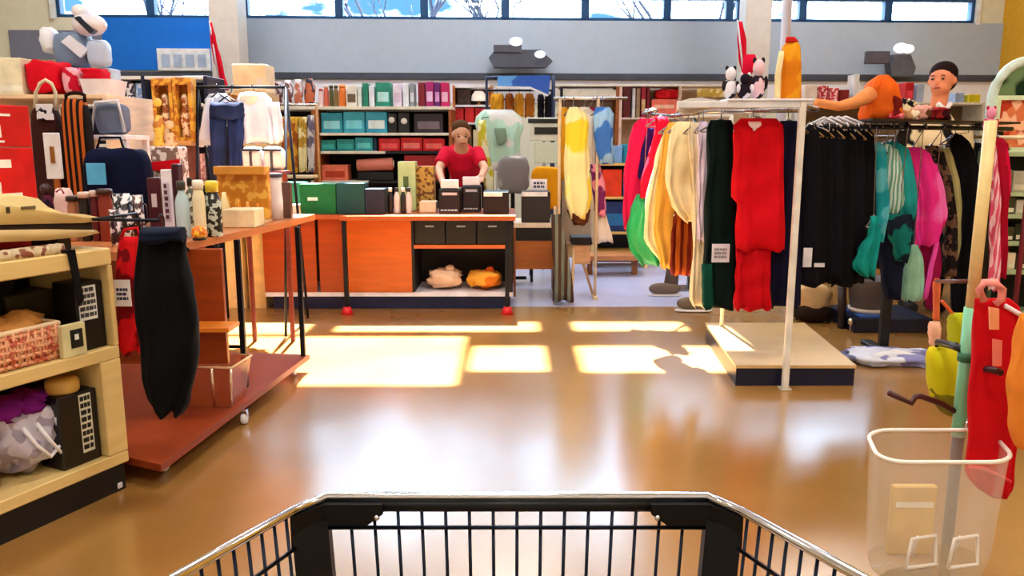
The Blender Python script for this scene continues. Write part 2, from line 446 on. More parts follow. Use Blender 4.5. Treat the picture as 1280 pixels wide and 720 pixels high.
# ============================================================ light
w = bpy.data.worlds.new('sky'); SC.world = w; w.use_nodes = True; N = w.node_tree.nodes; L = w.node_tree.links
bg = N['Background']; tc = N.new('ShaderNodeTexCoord'); n = N.new('ShaderNodeTexNoise'); n.inputs['Scale'].default_value = 7; n.inputs['Detail'].default_value = 4
mp = N.new('ShaderNodeMapping'); mp.inputs['Scale'].default_value = (1, 1, 3); L.new(tc.outputs['Generated'], mp.inputs[0]); L.new(mp.outputs[0], n.inputs['Vector'])
r = N.new('ShaderNodeValToRGB'); L.new(n.outputs['Fac'], r.inputs[0]); r.color_ramp.elements[0].position = .40; r.color_ramp.elements[1].position = .50
r.color_ramp.elements[0].color = (.014, .04, .075, 1); r.color_ramp.elements[1].color = (.56, .78, 1, 1)
L.new(r.outputs[0], bg.inputs[0]); bg.inputs[1].default_value = SKY_E = 16
sd = bpy.data.lights.new('sun', 'SUN'); sd.energy = 80; sd.color = (1, .97, .94); sd.angle = math.radians(.9)
so = bpy.data.objects.new('sun', sd); COL.objects.link(so)
so.rotation_euler = SUN.to_track_quat('-Z', 'Y').to_euler()
def area(x, y, z, sx, sy, e, col=(1, .95, .88), rot=None):
    d = bpy.data.lights.new('ceiling_lamp', 'AREA'); d.shape = 'RECTANGLE'; d.size = sx; d.size_y = sy; d.energy = e; d.color = col
    o = bpy.data.objects.new('ceiling_lamp', d); COL.objects.link(o); o.location = (x, y, z)
    if rot: o.rotation_euler = rot
LAMPS = [(x, y) for y in (-.6, 3.0, 9.9) for x in (-4.2, 0, 4.2)]
for i, (x, y) in enumerate(LAMPS):
    f = M().box(x-.62, y-.32, ZC-.05, x+.62, y-.28, ZC-.002).box(x-.62, y+.28, ZC-.05, x+.62, y+.32, ZC-.002).box(x-.62, y-.28, ZC-.05, x-.58, y+.28, ZC-.002).box(x+.58, y-.28, ZC-.05, x+.62, y+.28, ZC-.002)
    struct('trim_%d' % (10+i), f, mat((235,235,235), rough=.5))
    area(x, y, ZC-.04, 1.1, .5, 88)
SC.view_settings.view_transform = 'Standard'; SC.view_settings.look = 'None'; SC.view_settings.gamma = 1; SC.view_settings.exposure = 0
SC.view_settings.use_curve_mapping = False
# ============================================================ shopping cart
BLK = plastic((5,5,8), rough=.45, spec=.3); WIRE = metal((30,34,44), rough=.35); CHR = metal((225,230,240), rough=.12)
def cart():
    zt = .953
    TL, TR = Vector((-.186, .752, zt)), Vector((.196, .752, zt))       # front corners of the rim
    SL, SR = Vector((-.213, .722, zt-.002)), Vector((.222, .722, zt-.002))
    BLs, BRs = Vector((-.325, .12, 1.07)), Vector((.335, .12, 1.07))     # towards the handle, rising
    zb_ = .60
    def down(p, k=1.0):   # lower edge of the basket below a rim point
        return Vector((p.x*.82, p.y*.93-.02 if p.y > .5 else p.y, zb_))
    parts = []
    rim = M().tube([BLs, SL, TL, TR, SR, BRs], .0045, 10)
    parts.append(('rim', rim, CHR, [('front_rail', M().tube([TL-Vector((0,.003,.009)), TR-Vector((0,.003,.009))], .0062, 8), BLK)], 'bright chrome rim'))
    # front wires
    fw = M(); n = 16
    for i in range(n+1):
        t = i/n; a = TL.lerp(TR, t)-Vector((0, .004, .008)); b = down(TL).lerp(down(TR), t); fw.tube([a, b], .0017, 6)
    for z in (.925, .80, .70, .60):
        k = (zt-z)/(zt-zb_); a = TL.lerp(down(TL), k); b = TR.lerp(down(TR), k); a.y -= .006; b.y -= .006
        fw.tube([a, b], .0021, 6)
    parts.append(('front_grid', fw, WIRE))
    for S, B in ((SL, BLs), (SR, BRs)):
        m = M()
        for i in range(26):
            t = (i+.5)/26; a = S.lerp(B, t)-Vector((0, 0, .004)); b = down(S).lerp(Vector((B.x*.82, B.y, zb_)), t); m.tube([a, b], .0017, 6)
        for k in (.1, .42, .7, 1.0):
            a = S.lerp(down(S), k); b = B.lerp(Vector((B.x*.82, B.y, zb_)), k); m.tube([a, b], .002, 6)
        parts.append(('side_grid', m, WIRE))
    bt = M(); a0, a1, c0, c1 = down(SL), down(SR), Vector((BLs.x*.82, .12, zb_)), Vector((BRs.x*.82, .12, zb_))
    for i in range(17):
        t = i/16; bt.tube([a0.lerp(a1, t), c0.lerp(c1, t)], .0017, 6)
    for i in range(7):
        t = i/6; bt.tube([a0.lerp(c0, t), a1.lerp(c1, t)], .002, 6)
    parts.append(('bottom_grid', bt, WIRE))
    # black moulded corners: wide top strap along the front, rounded post below
    for s, T, S in ((-1, TL, SL), (1, TR, SR)):
        m = M()
        x0 = T.x; x1 = T.x-s*.058
        m.slab([(x0, T.y-.012, zt-.004), (x1, T.y-.012, zt-.004), (x1, T.y-.012, zt-.014), (x1+s*.016, T.y-.012, zt-.026), (x0, T.y-.012, zt-.027)], (0, .018, 0))
        m.slab([(T.x, T.y-.012, zt-.004), (S.x, S.y-.006, zt-.006), (S.x, S.y-.006, zt-.04), (T.x, T.y-.012, zt-.04)], (0, .016, 0))
        p = [Vector((S.x, S.y-.006, zt-.018)), Vector((T.x, T.y-.014, zt-.018)), Vector((T.x-s*.002, T.y-.014, zt-.018))]
        lo = down(S); m.slab([Vector((S.x, S.y-.004, zt-.02)), Vector((T.x-s*.003, T.y-.012, zt-.02)), Vector((down(T).x-s*.003, down(T).y-.012, zb_)), Vector((lo.x, lo.y-.004, zb_))], (0, .014, 0))
        parts.append(('corner_bumper', m, BLK, [('rivet', M().ball((T.x-s*.052, T.y-.013, zt-.017), .0032, 8, 6), CHR)]))
    hd = M().tube([BLs, BLs+Vector((0, -.06, .03)), BRs+Vector((0, -.06, .03)), BRs], .013, 10)
    parts.append(('handle', hd, BLK))
    ch = M()
    for s in (-1, 1):
        ch.tube([(s*.26, .1, .62), (s*.25, .14, .16)], .011, 8); ch.tube([(s*.25, .14, .16), (s*.17, .66, .15)], .011, 8)
        ch.tube([(s*.17, .64, .16), (s*.18, .60, .6)], .009, 8)
    ch.tube([(-.17, .66, .15), (.17, .66, .15)], .009, 8); ch.tube([(-.25, .14, .16), (.25, .14, .16)], .009, 8)
    parts.append(('chassis', ch, WIRE))
    for x, y in ((-.25, .14), (.25, .14), (-.17, .63), (.17, .63)):
        wl = M().lathe((0, 0, 0), [(0, -.012), (.055, -.012), (.06, 0), (.055, .012), (0, .012)], 20).xf(Matrix.Translation((x, y, .061)) @ Matrix.Rotation(math.pi/2, 4, 'Y'))
        fk = M().box(x-.02, y-.012, .055, x-.016, y+.012, .15).box(x+.016, y-.012, .055, x+.02, y+.012, .15).box(x-.02, y-.012, .146, x+.02, y+.012, .152)
        parts.append(('caster', fk, CHR, [('wheel', wl, BLK)]))
    thing('shopping_cart', 'black wire shopping cart with a chrome rim in the foreground', 'shopping cart', parts)
cart()
# ============================================================ near left shelf unit (turned towards the aisle)
A0 = Vector((-1.46, 2.89, 0)); DX = Vector((.408, .913, 0)).normalized(); NY = Vector((-.913, .408, 0)).normalized()
LB = Matrix(((DX.x, NY.x, 0, A0.x), (DX.y, NY.y, 0, A0.y), (0, 0, 1, 0), (0, 0, 0, 1)))
def lp(px, py, off=0.0):
    """local x, z on the plane 'off' metres behind the shelf front"""
    d = ray(px, py); o = A0+NY*off-Vector((0, 0, CH)); t = o.dot(NY)/d.dot(NY); p = Vector((0, 0, CH))+d*t
    return (p-A0).dot(DX), p.z
def lbox(x0, x1, ytop, z0, off, D, b=.004):
    a, _ = lp(x0, ytop+8, off); c, _ = lp(x1, ytop+8, off); _, z = lp((x0+x1)/2, ytop, off)
    lim = -.09 if z0 < .3 else -.025
    if z0 < .9 and c > lim: a, c = a-(c-lim), lim
    return M().box(a, off, z0, c, off+D, z, b)
def L_(m): return m.xf(LB)
CREAM = wood((226,196,128), rough=.45, var=.08)
S0 = -1.75
T0, T1, T2 = .155, .565, .928
up = [('shelf_board', L_(M().box(S0, 0, T0-.045, .0, .45, T0, .004)), CREAM),
      ('shelf_board', L_(M().box(S0, 0, T1-.048, .0, .45, T1, .004)), CREAM),
      ('shelf_board', L_(M().box(S0, 0, T2-.06, .0, .45, T2, .004)), CREAM),
      ('upright', L_(M().box(-.085, .0, T0+.001, 0, .44, T1-.049, .003)), CREAM),
      ('upright', L_(M().box(-.02, .0, T1+.001, 0, .44, T2-.061, .003)), CREAM),
      ('back_panel', L_(M().box(S0, .44, T0+.001, 0, .455, T2-.061)), mat((22,20,24), rough=.7), None, 'black back panel'),
      ('upright', L_(M().box(S0, .0, T0+.001, S0+.03, .44, T2-.061)), CREAM),
      ('plinth', L_(M().box(S0, .02, 0, -.01, .44, T0-.046)), mat((10,10,14), rough=.5), [('foot_cap', L_(M().box(-.05, .012, .012, -.028, .019, .034, .003)), plastic((200,200,205)))], 'black plinth')]
thing('shelf_unit', 'cream wooden shelf unit with black plinth at the left front', 'shelf unit', up)
# bottom shelf
def lblob(x0, x1, yt, z0, off, D, dent, seed, p=.7):
    a, _ = lp(x0, yt+20, off); c, _ = lp(x1, yt+20, off); _, z = lp((x0+x1)/2, yt, off)
    m = M().ball(((a+c)/2, off+D/2, (z0+z)/2), ((c-a)/2, D/2, (z-z0)/2), 26, 18, dent, seed, 2.4, p)
    lo, hi = m.bb()
    for v in m.v: v.z = z0+(v.z-lo.z)/(hi.z-lo.z)*(z-z0)
    return m
body = lblob(6, 79, 508, T0+.001, .06, .24, .35, 3, .62)
for v in body.v: v.x += .012*math.sin(v.z*55+v.y*20); v.y += .01*math.sin(v.x*60+v.z*22)
a, _ = lp(12, 520, .05); c, _ = lp(88, 520, .05)
pur = M()
for k in range(5):
    pur.ball((a+(c-a)*(k+.5)/5, .15+.02*(k % 2), T0+.245+.012*(k % 2)), (.055, .085, .035), 14, 8, .35, k, 3)
st = M()
for s in (0, 1): st.tube([(a+.04+s*.05, .052, T0+.2), (a+.07+s*.05, .035, T0+.13), (a+.12+s*.04, .04, T0+.07), (a+.17+s*.02, .045, T0+.1), (a+.16+s*.05, .05, T0+.2)], .007, 8)
thing('duffel_bag', 'crumpled white cloth bag with purple top on the bottom cream shelf', 'bag',
      [('body', L_(body), cloth((214,208,222), kind='print', c2=(168,158,176), sc=14)), ('purple_lining', L_(pur), cloth((122,24,122))), ('strap', L_(st), cloth((240,238,245)))])
thing('cushion', 'magenta cushion at the left edge of the bottom shelf', 'cushion', [('cushion', L_(lblob(-60, 8, 560, T0+.001, .05, .14, .12, 5, .8)), cloth((150,20,110)))])
# black tall bottle carton with gold lid, vertical lettering
bx = lbox(103, 150, 482, T0+.001, .03, .12)
lo, hi = bx.bb()
pl = M().box(hi.x-.075, .028, lo.z+.04, hi.x-.028, .03, hi.z-.01)
pr = letters(hi.x-.072, hi.x-.031, lo.z+.045, hi.z-.015, .028, 8, 4, .002)
lid = M().lathe(((lo.x+hi.x)/2-.01, .09, hi.z+.001), [(0,0),(.052,0),(.056,.01),(.056,.04),(.045,.052),(0,.052)], 20)
thing('gift_canister', 'black canister with gold lid and vertical print, bottom cream shelf', 'canister',
      [('body', L_(bx), plastic((12,12,14))), ('label_panel', L_(pl), mat((226,224,200), rough=.5), [('print', L_(pr), mat((20,20,20)))]), ('lid', L_(lid), plastic((214,170,84)), None, 'gold lid')])
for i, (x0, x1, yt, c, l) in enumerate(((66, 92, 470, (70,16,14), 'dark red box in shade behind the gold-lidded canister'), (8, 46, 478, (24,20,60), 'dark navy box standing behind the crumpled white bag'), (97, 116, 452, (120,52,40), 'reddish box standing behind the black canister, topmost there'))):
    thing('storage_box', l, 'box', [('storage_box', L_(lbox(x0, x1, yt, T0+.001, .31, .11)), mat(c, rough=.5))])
# middle shelf: woven basket
a, _ = lp(-70, 440, .03); c, _ = lp(76, 440, .03); zt_ = T1+.125
wv = M()
for r in range(5):
    z = T1+.012+r*.024
    wv.tube([(a, .03, z), (c, .03, z)], .0075, 6); wv.tube([(c, .03, z), (c, .27, z)], .0075, 6); wv.tube([(c, .27, z), (a, .27, z)], .0075, 6)
n = 30
for k in range(n+1):
    x = a+(c-a)*k/n; wv.tube([(x, .026+.008*(k % 2), T1+.003), (x, .026+.008*((k+1) % 2), zt_)], .006, 6)
for k in range(8): wv.tube([(c, .03+.24*k/7, T1+.003), (c, .03+.24*k/7, zt_)], .006, 6)
rimm = M().tube([(a, .03, zt_), (c, .03, zt_), (c, .27, zt_), (a, .27, zt_)], .0095, 8)
fill = M()
for k in range(9):
    fill.ball((a+(c-a)*(k+.4)/9, .15+.03*((k*7) % 3-1), zt_-.02+.01*(k % 3)), (.06, .08, .035), 12, 8, .4, k, 3)
liner = M().box(a+.01, .042, T1+.004, c-.01, .255, zt_-.03)
thing('woven_basket', 'peach woven basket filled with cloth on the middle cream shelf', 'basket',
      [('weave', L_(wv), mat((236,170,128), rough=.7, kind='print', c2=(196,96,70), sc=40)), ('rim', L_(rimm), mat((246,214,170), rough=.6)), ('liner', L_(liner), mat((110,26,22), rough=.9), None, 'dark red lining'), ('cloth_fill', L_(fill), cloth((226,160,84)))])
pb_ = lbox(77, 107, 405, T1+.001, .0, .024, .002); lo, hi = pb_.bb()
thing('price_card', 'pale framed card with black print at the end of the woven basket', 'card',
      [('card', L_(pb_), mat((222,214,160), rough=.5)), ('picture', L_(M().box(lo.x+.03, -.002, lo.z+.03, hi.x-.014, 0, hi.z-.02)), mat((16,22,14), rough=.5), [('print', L_(letters(lo.x+.045, hi.x-.02, lo.z+.05, lo.z+.08, -.002, 1, 4)), mat((235,235,225)))])])
def lcard(name, label, x0, x1, yt, zb_, off, D, c, lab=None, lc=(230,230,225), ink=(60,60,60), rows=5, cat='box'):
    bx = lbox(x0, x1, yt, zb_, off, D); lo, hi = bx.bb(); parts = [('body', L_(bx), mat(c, rough=.4))]
    if lab:
        X = lambda t: lo.x+(hi.x-lo.x)*t; Z = lambda t: lo.z+(hi.z-lo.z)*t
        l0 = M().box(X(lab[0]), off-.002, Z(lab[2]), X(lab[1]), off, Z(lab[3]))
        parts.append(('label_panel', L_(l0), mat(lc, rough=.5), [('print', L_(letters(X(lab[0])+.003, X(lab[1])-.003, Z(lab[2])+.005, Z(lab[3])-.005, off-.002, rows, int(x0)+3)), mat(ink))]))
    return thing(name, label, cat, parts)
lcard('gadget_box', 'black box with white printed label beside the red bag', 107, 141, 350, T1+.001, .03, .12, (12,12,14), (.08,.72,.45,.95))
lcard('gadget_box', 'short black box with faint print right of the basket card', 106, 107.5, 400, T1+.001, .2, .1, (20,18,22))
thing('storage_box', 'dull olive box standing behind the woven basket', 'box', [('storage_box', L_(lbox(42, 99, 360, T1+.001, .29, .13)), mat((74,68,44), rough=.6))])
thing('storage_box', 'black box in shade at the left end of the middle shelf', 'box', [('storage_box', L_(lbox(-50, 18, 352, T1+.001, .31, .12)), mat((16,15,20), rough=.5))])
# hanging black strap in front
a, z = lp(84, 300, -.012); b, z2 = lp(96, 400, -.012)
thing('strap', 'thin black strap hanging over the front of the top cream shelf', 'strap', [('strap', L_(M().slab([(a, -.008, T2-.001+.012), (a+.03, -.008, T2-.001+.012), (a+.045, -.008, .76), (a+.025, -.008, .74)], (0, .006, 0)).box(a, -.008, T2+.002, a+.03, .08, T2+.012)), cloth((20,16,18)))])
# top shelf: tan moulded case
def lprof(pts, off, D, zmin=None):
    q = [];
    for px, py in pts:
        x, z = lp(px, py, off); q.append((x, off, z if zmin is None else max(z, zmin)))
    return M().slab(q, (0, D, 0))
def rounded(pts, off, D, steps=5, inset=.02):
    """profile outline in the shelf plane made into a padded body"""
    q = [lp(px, py, off) for px, py in pts]; n = len(q); cx = sum(p[0] for p in q)/n; cz = sum(p[1] for p in q)/n; rings = []
    for k in range(steps+1):
        t = k/steps; s = 1-.10*(abs(2*t-1)**3)
        rings.append([Vector((cx+(x-cx)*s, off+D*t, cz+(z-cz)*s)) for x, z in q])
    return M().loft(rings)
shell = rounded([(-60,246),(30,243),(46,246),(60,258),(80,266),(110,268),(134,273),(134,277),(110,280),(60,281),(-60,284)], .05, .22)
low = rounded([(-60,288),(60,286),(126,287),(132,291),(110,296),(60,301),(-60,306)], .05, .22)
seam = rounded([(-60,283),(60,280),(120,279),(124,289),(60,288),(-60,290)], .06, .19)
lo, hi = low.bb()
ft = [M(), M()]
for f_, x in zip(ft, (lo.x+.1, hi.x-.16)): f_.box(x, .09, T2+.001, x+.05, .24, lo.z+.02, .004)
x1, z1 = lp(10, 262, .048); x2, z2 = lp(34, 262, .048)
bd = M().box(x2-.02, .047, z1-.004, x2+.03, .056, z1+.006)
thing('carrying_case', 'tan moulded carrying case lying on the top cream shelf', 'case',
      [('upper_shell', L_(shell), plastic((222,196,128), rough=.5)), ('lower_shell', L_(low), plastic((206,178,120), rough=.5)), ('seam', L_(seam), mat((34,14,10))), ('foot', L_(ft[0]), mat((40,30,24))), ('foot', L_(ft[1]), mat((40,30,24))), ('latch', L_(M().box(x1-.006, .047, z1-.012, x1+.006, .056, z1+.008)), mat((60,50,30))), ('badge', L_(bd), mat((110,96,60)))])
bl = M()
a, _ = lp(0, 312, .02); c, _ = lp(78, 308, .02)
for k in range(9): bl.lathe((a+(c-a)*k/8, .045, T2+.001), [(0,0),(.022,0),(.024,.012),(.02,.03),(0,.034)], 12)
thing('bead_string', 'row of pale round beads lying along the top shelf front edge', 'beads', [('bead_string', L_(bl), mat((214,196,160), kind='print', c2=(140,80,60), sc=30))])
# two red cartons behind it
for i, (yt, yb, g) in enumerate(((184, 250, 'lower'), (131, 183, 'upper'))):
    _, zt_ = lp(22, yt, .3); zb_ = T2+.001 if g == 'lower' else lp(22, 183.5, .3)[1]
    c, _ = lp(43, 200, .3); a = c-.30
    bx = M().box(a, .30, zb_, c, .44, zt_-.002, .004); H = zt_-zb_
    st = M()
    for (t0, t1, w) in ((.80, .88, .7), (.55, .66, .55), (.38, .55, .8), (.18, .24, .9)) if g == 'lower' else ((.72, .78, .75), (.22, .5, .62), (.1, .15, .65)):
        st.box(a+.02, .298, zb_+H*t0, a+.3*w, .3, zb_+H*t1)
    thing('red_carton', f'red box with white lettering bars, {g} of the two stacked at the left edge', 'box',
          [('body', L_(bx), mat((206,14,22), rough=.45)), ('lettering', L_(st), mat((244,240,236)))])
# ============================================================ wheeled wooden display table
WD = wood((150,62,16), rough=.35, var=.2, c2=None); WTOP = wood((196,120,70), rough=.35, var=.12); BLACKM = metal((26,30,40), rough=.4, metal=.6)
fx = lambda Y: -1.405+(Y-3.45)*.148
zt, zd = .88, .10
ptsT = [(fx(3.09)-.02, 3.09), (fx(3.8)+.01, 3.8), (fx(4.5)+.015, 4.5), (fx(4.86), 4.86), (-2.75, 5.1), (-2.75, 3.72)]
dk = [(-1.335, 2.875), (-1.175, 4.5), (-2.4, 4.62), (-2.75, 3.52)]
pts = [('tabletop', M().prism(ptsT, zt-.035, zt), WTOP, None, 'pale reddish wood top'),
       ('base_deck', M().prism(dk, zd-.03, zd), wood((146,56,14), rough=.5, var=.18)),
       ('side_panel', M().box(-1.95, 3.5, .32, -1.285, 3.53, zt-.036, .002), WD),
       ('side_panel', M().box(-1.95, 3.53, .32, -1.93, 4.2, zt-.036, .002), WD),
       ('inner_shelf', M().box(-1.93, 3.36, .50, -1.22, 3.499, .52, .002), wood((226,130,40), rough=.4))]
for x, y in ((-1.2, 4.46), (-1.335, 3.86), (-2.3, 4.5), (-2.5, 3.6)):
    pts.append(('post', M().box(x-.013, y-.013, zd+.001, x+.013, y+.013, zt-.036, .002), BLACKM))
pts.append(('crossbar', M().box(-2.3, 3.86, .30, -1.35, 3.875, .315), BLACKM))
for x, y in ((-1.26, 3.6), (-1.4, 3.05), (-1.24, 4.4), (-2.3, 4.4), (-2.6, 3.6)):
    wl = M().lathe((0, 0, 0), [(0, -.011), (.026, -.011), (.029, 0), (.026, .011), (0, .011)], 16).xf(Matrix.Translation((x, y, .030)) @ Matrix.Rotation(math.pi/2, 4, 'Y'))
    pts.append(('caster', M().box(x-.016, y-.014, .04, x+.016, y+.014, zd-.031, .002), metal((210,212,220)), [('wheel', wl, plastic((230,230,235)))]))
thing('display_table', 'wheeled wooden display table with black posts at the left', 'table', pts)
# amber bin on the deck
bn = M(); r0 = [(-1.62, 3.55), (-1.27, 3.5), (-1.25, 3.72), (-1.6, 3.8)]
cx = sum(p[0] for p in r0)/4; cy = sum(p[1] for p in r0)/4
def rg(s, z): return [Vector((cx+(x-cx)*s, cy+(y-cy)*s, z)) for x, y in r0]
bn.loft([rg(.8, zd+.002), rg(1.0, .30)], smooth=False)
rm = M().tube(rg(1.0, .302)+[rg(1.0, .302)[0]], .006, 8)
lg = M().tube([(-1.27, 3.49, .3), (-1.29, 3.52, zd+.008)], .006, 8).tube([(-1.36, 3.5, .3), (-1.37, 3.53, zd+.008)], .006, 8)
thing('storage_bin', 'brown see-through bin with wire legs on the wooden deck', 'bin', [('body', bn, clearplastic((190,90,40), .55)), ('rim', rm, plastic((235,200,150))), ('support_rod', lg, metal((235,225,210)))])
# ---------- things hanging at its near end
coat = drape([(286,176,231),(300,173,233),(330,170,236),(360,168,240),(400,170,250),(430,176,248),(470,178,244),(500,186,238),(515,200,226)], 2.78, .10, 4, .014, seed=2, p=.8)
thing('black_coat', 'long black coat hanging over the near end of the wooden table', 'coat', [('body', coat, cloth((6,6,10), var=.3)), ('collar', drape([(284,178,230),(300,177,231)], 2.772, .125, 3, .004, seed=1), cloth((16,24,46))), ('hanger', hanger(203, 292, 2.80, 1.035, .18), BLACKM)])
rb = drape([(296,150,174),(315,147,176),(350,146,178),(400,148,178),(436,150,176),(440,156,174)], 3.02, .06, 3, .008, seed=4)
lbp = pbox(143, 350, 163, 383, 2.962, .004, 0); lo, hi = lbp.bb()
lb2 = M().box(lo.x, lo.y, lo.z, hi.x, hi.y, hi.z)
thing('red_bag', 'red shopping bag with white label hanging between shelf and table', 'bag',
      [('body', rb, cloth((214,18,28), kind='blotch', c2=(120,6,14), sc=12)), ('label_panel', lb2, mat((238,238,245)), [('print', letters(lo.x+.008, hi.x-.008, lo.z+.02, hi.z-.03, lo.y, 3, 9), mat((40,44,90)))]), ('strap', M().tube([at(150,300,3.02), at(156,287,3.02)+Vector((0,-.0,0)), at(170,285,3.02)+Vector((0,.01,0)), at(174,300,3.02)], .006, 8), cloth((200,14,24)))])
sc_ = M().tube([(-1.50, 2.86, 1.035-.0), (-1.24, 2.81, 1.035)], .006, 8).tube([(-1.455, 3.15, .885), (-1.46, 3.11, 1.035), (-1.49, 2.862, 1.035)], .006, 8).box(-1.48, 3.12, .881, -1.43, 3.2, .889)
thing('hanging_bracket', 'black metal bracket on the table top that carries the black coat', 'bracket', [('hanging_bracket', sc_, BLACKM)])
# ---------- goods on the table top
Z = zt+.001
def tb(name, label, cat, px, ytop, Y, wpx, c, capc, **k):
    x = xat(px, 260, Y); r = wpx/2/1000*Y; h = zat(ytop, Y)-Z
    b, cp = bottle(x, Y, Z, r, h, **k); return thing(name, label, cat, [('body', b, c), ('cap', cp, capc)])
carton('tall_box', 'tall white slim box on the table top, left of the clear bottle', 200, 213, 212, Z, 3.75, .06, (232,226,236), (200,190,206), ink=(90,40,60), rows=6, lab=(.2,.8,.2,.8))
carton('tall_box', 'tall dark maroon box right against the white slim box', 213.5, 222, 205, Z, 3.76, .06, (60,8,30))
carton('gift_box', 'dark maroon gift box with white tag behind the tall white box', 183, 199, 222, Z, 3.9, .1, (70,10,24), (220,210,210), lab=(.3,.7,.45,.7))
tb('perfume_bottle', 'pale blue clear bottle on the front of the table', 'bottle', 228, 226, 3.62, 17, clearplastic((205,232,240), .8), plastic((60,64,60)), neck=.5)
tb('perfume_bottle', 'green brown bottle standing behind the pale blue bottle', 'bottle', 239, 222, 3.95, 14, plastic((74,74,50), kind='print', c2=(200,200,180), sc=40), plastic((30,30,20)))
tb('perfume_bottle', 'tall cream bottle with amber foot beside the black bottle', 'bottle', 249, 225, 3.62, 15, plastic((240,230,190)), plastic((250,246,230)), neck=.7, shoulder=.7)
x = xat(249, 280, 3.54)
thing('amber_jar', 'small amber orange jar with black base at the table edge', 'jar', [('body', M().lathe((x, 3.535, Z+.012), [(0,0),(.03,0),(.035,.015),(.03,.04),(.012,.05),(0,.05)], 16), plastic((226,110,20), kind='print', c2=(250,200,60), sc=50)), ('base', M().lathe((x, 3.535, Z), [(0,0),(.03,0),(.03,.0115),(0,.0115)], 16), plastic((14,10,10)))])
tb('perfume_bottle', 'ornate black and white bottle with yellow cap on the table', 'bottle', 266, 226, 3.68, 21, plastic((24,28,26), kind='print', c2=(196,206,196), sc=38), plastic((236,206,60)), neck=.6, capf=.2)
# gold gift set
Y = 4.35
bx = sbox(266, 330, 208, Z, Y, .1); lo, hi = bx.bb(); parts = [('tray', M().box(lo.x, Y+.05, Z+.012, hi.x, Y+.1, hi.z, .003), mat((214,140,40), rough=.35, kind='print', c2=(240,190,80), sc=18)), ('header', M().box(lo.x, Y, hi.z-.045, hi.x, Y+.049, hi.z, .004), mat((206,140,50), rough=.4)), ('base', M().box(lo.x, Y-.03, Z, hi.x, Y+.1, Z+.011), mat((226,196,150)))]
for k, (t, w_, h_, c) in enumerate(((.17, .028, .15, (246,232,176)), (.45, .017, .11, (226,150,50)), (.62, .017, .10, (236,170,90)), (.82, .02, .09, (216,130,40)))):
    xx = lo.x+(hi.x-lo.x)*t; parts.append(('flask', M().lathe((xx, Y+.015, Z+.0115), [(0,0),(w_*.6,0),(w_,h_*.2),(w_*1.0,h_*.5),(w_*.5,h_*.85),(w_*.4,h_),(0,h_)], 14), plastic(c, rough=.2)))
thing('gift_set', 'gold gift set box showing four flasks on the table', 'gift set', parts)
carton('flat_box', 'low cream box lying before the gold gift set', 278, 318, 262, Z, 4.05, .16, (236,214,170))
thing('paper_roll', 'tall white rolled paper standing right of the gold gift set', 'paper roll', [('roll', M().lathe((xat(343, 240, 4.52), 4.52, Z), [(0,0),(.042,0),(.044,.1),(.038,.2),(.045,.26),(.012,.262),(0,.262)], 18), mat((232,232,244), rough=.6)), ('band', M().lathe((xat(343, 240, 4.52), 4.52, Z+.235), [(.046,0),(.047,.012),(.046,.02)], 18), mat((60,66,90)))])
carton('tall_box', 'tall brown and gold box at the far end of the table', 352, 362, 228, Z, 4.6, .05, (90,60,50))
# navy bag with pale blue tag
nb = M(); a, b_ = at(100, 200, 4.15), at(178, 200, 4.15)
nb = blob(98, 184, 180, 250, 4.1, .16, .06, 2, z0=Z, p=.45)
tg = pbox(108, 204, 132, 231, 4.07, .006, .002)
thing('navy_bag', 'dark navy bag with pale blue square tag on the table', 'bag', [('body', nb, cloth((6,12,44), var=.3)), ('tag', tg, mat((84,176,222), rough=.5), None, 'pale blue square tag'), ('handle', M().tube([at(120,190,4.18), at(125,172,4.18), at(150,172,4.18), at(156,190,4.18)], .007, 8), cloth((8,10,30)))])
# small goods in front of the navy bag
spec = [('tumbler', 'brown red rounded tumbler in front of the navy bag', 132, 236, 17, (134,44,26), (60,20,14)), ('tumbler', 'narrow maroon tumbler left of the brown red one', 119, 238, 10, (96,12,30), (220,200,190)), ('tumbler', 'black tumbler with pale lid left of the maroon one', 106, 240, 13, (20,14,14), (226,196,180)), ('tumbler', 'small tan tumbler at the left of the tumbler row', 91, 245, 13, (170,110,76), (40,20,16))]
for nme, lb, px, yt, w_, c, cc in spec: tb(nme, lb, 'tumbler', px, yt, 3.5, w_, plastic(c), plastic(cc), neck=.9, shoulder=.75, capf=.12)
def mug(label, px, yt, Y, w_, c, c2, z=None, group=None, sc=30):
    zz = Z if z is None else z; x = xat(px, yt+10, Y); r = w_/2000*Y; h = max(.03, zat(yt, Y)-zz)
    b = M().lathe((x, Y, zz), [(0,0),(r*.85,0),(r,h*.12),(r,h),(r*.86,h),(r*.82,h*.15),(0,h*.12)], 18)
    hd = M().tube([(x+r*.95, Y, zz+h*.8), (x+r*1.45, Y, zz+h*.75), (x+r*1.5, Y, zz+h*.35), (x+r*.97, Y, zz+h*.25)], r*.12, 6)
    return thing('mug', label, 'mug', [('bowl', b, plastic(c, kind='print', c2=c2, sc=sc)), ('handle', hd, plastic(c))], group)
mug('black and white patterned mug before the navy bag', 152, 242, 3.62, 20, (20,18,24), (236,232,236))
mug('brown mug with white spots right of the black and white mug', 170, 244, 3.72, 17, (70,26,18), (240,230,226))
mug('white striped dark cup at the near corner of the table', 143, 262, 3.3, 12, (50,14,24), (240,220,226))
# ribbon parcel (white and red)
thing('ribbon_parcel', 'white parcel tied with a wide red ribbon on the table', 'parcel', [('body', sbox(187, 222, 183, Z, 4.35, .14, .01), mat((232,224,220), kind='print', c2=(140,110,100), sc=20)), ('ribbon', M().slab([at(184,203,4.34), at(224,199,4.34), at(223,213,4.34), at(214,219,4.34), at(200,214,4.34), at(185,212,4.34)], (0,.008,0)), cloth((214,10,30)))])
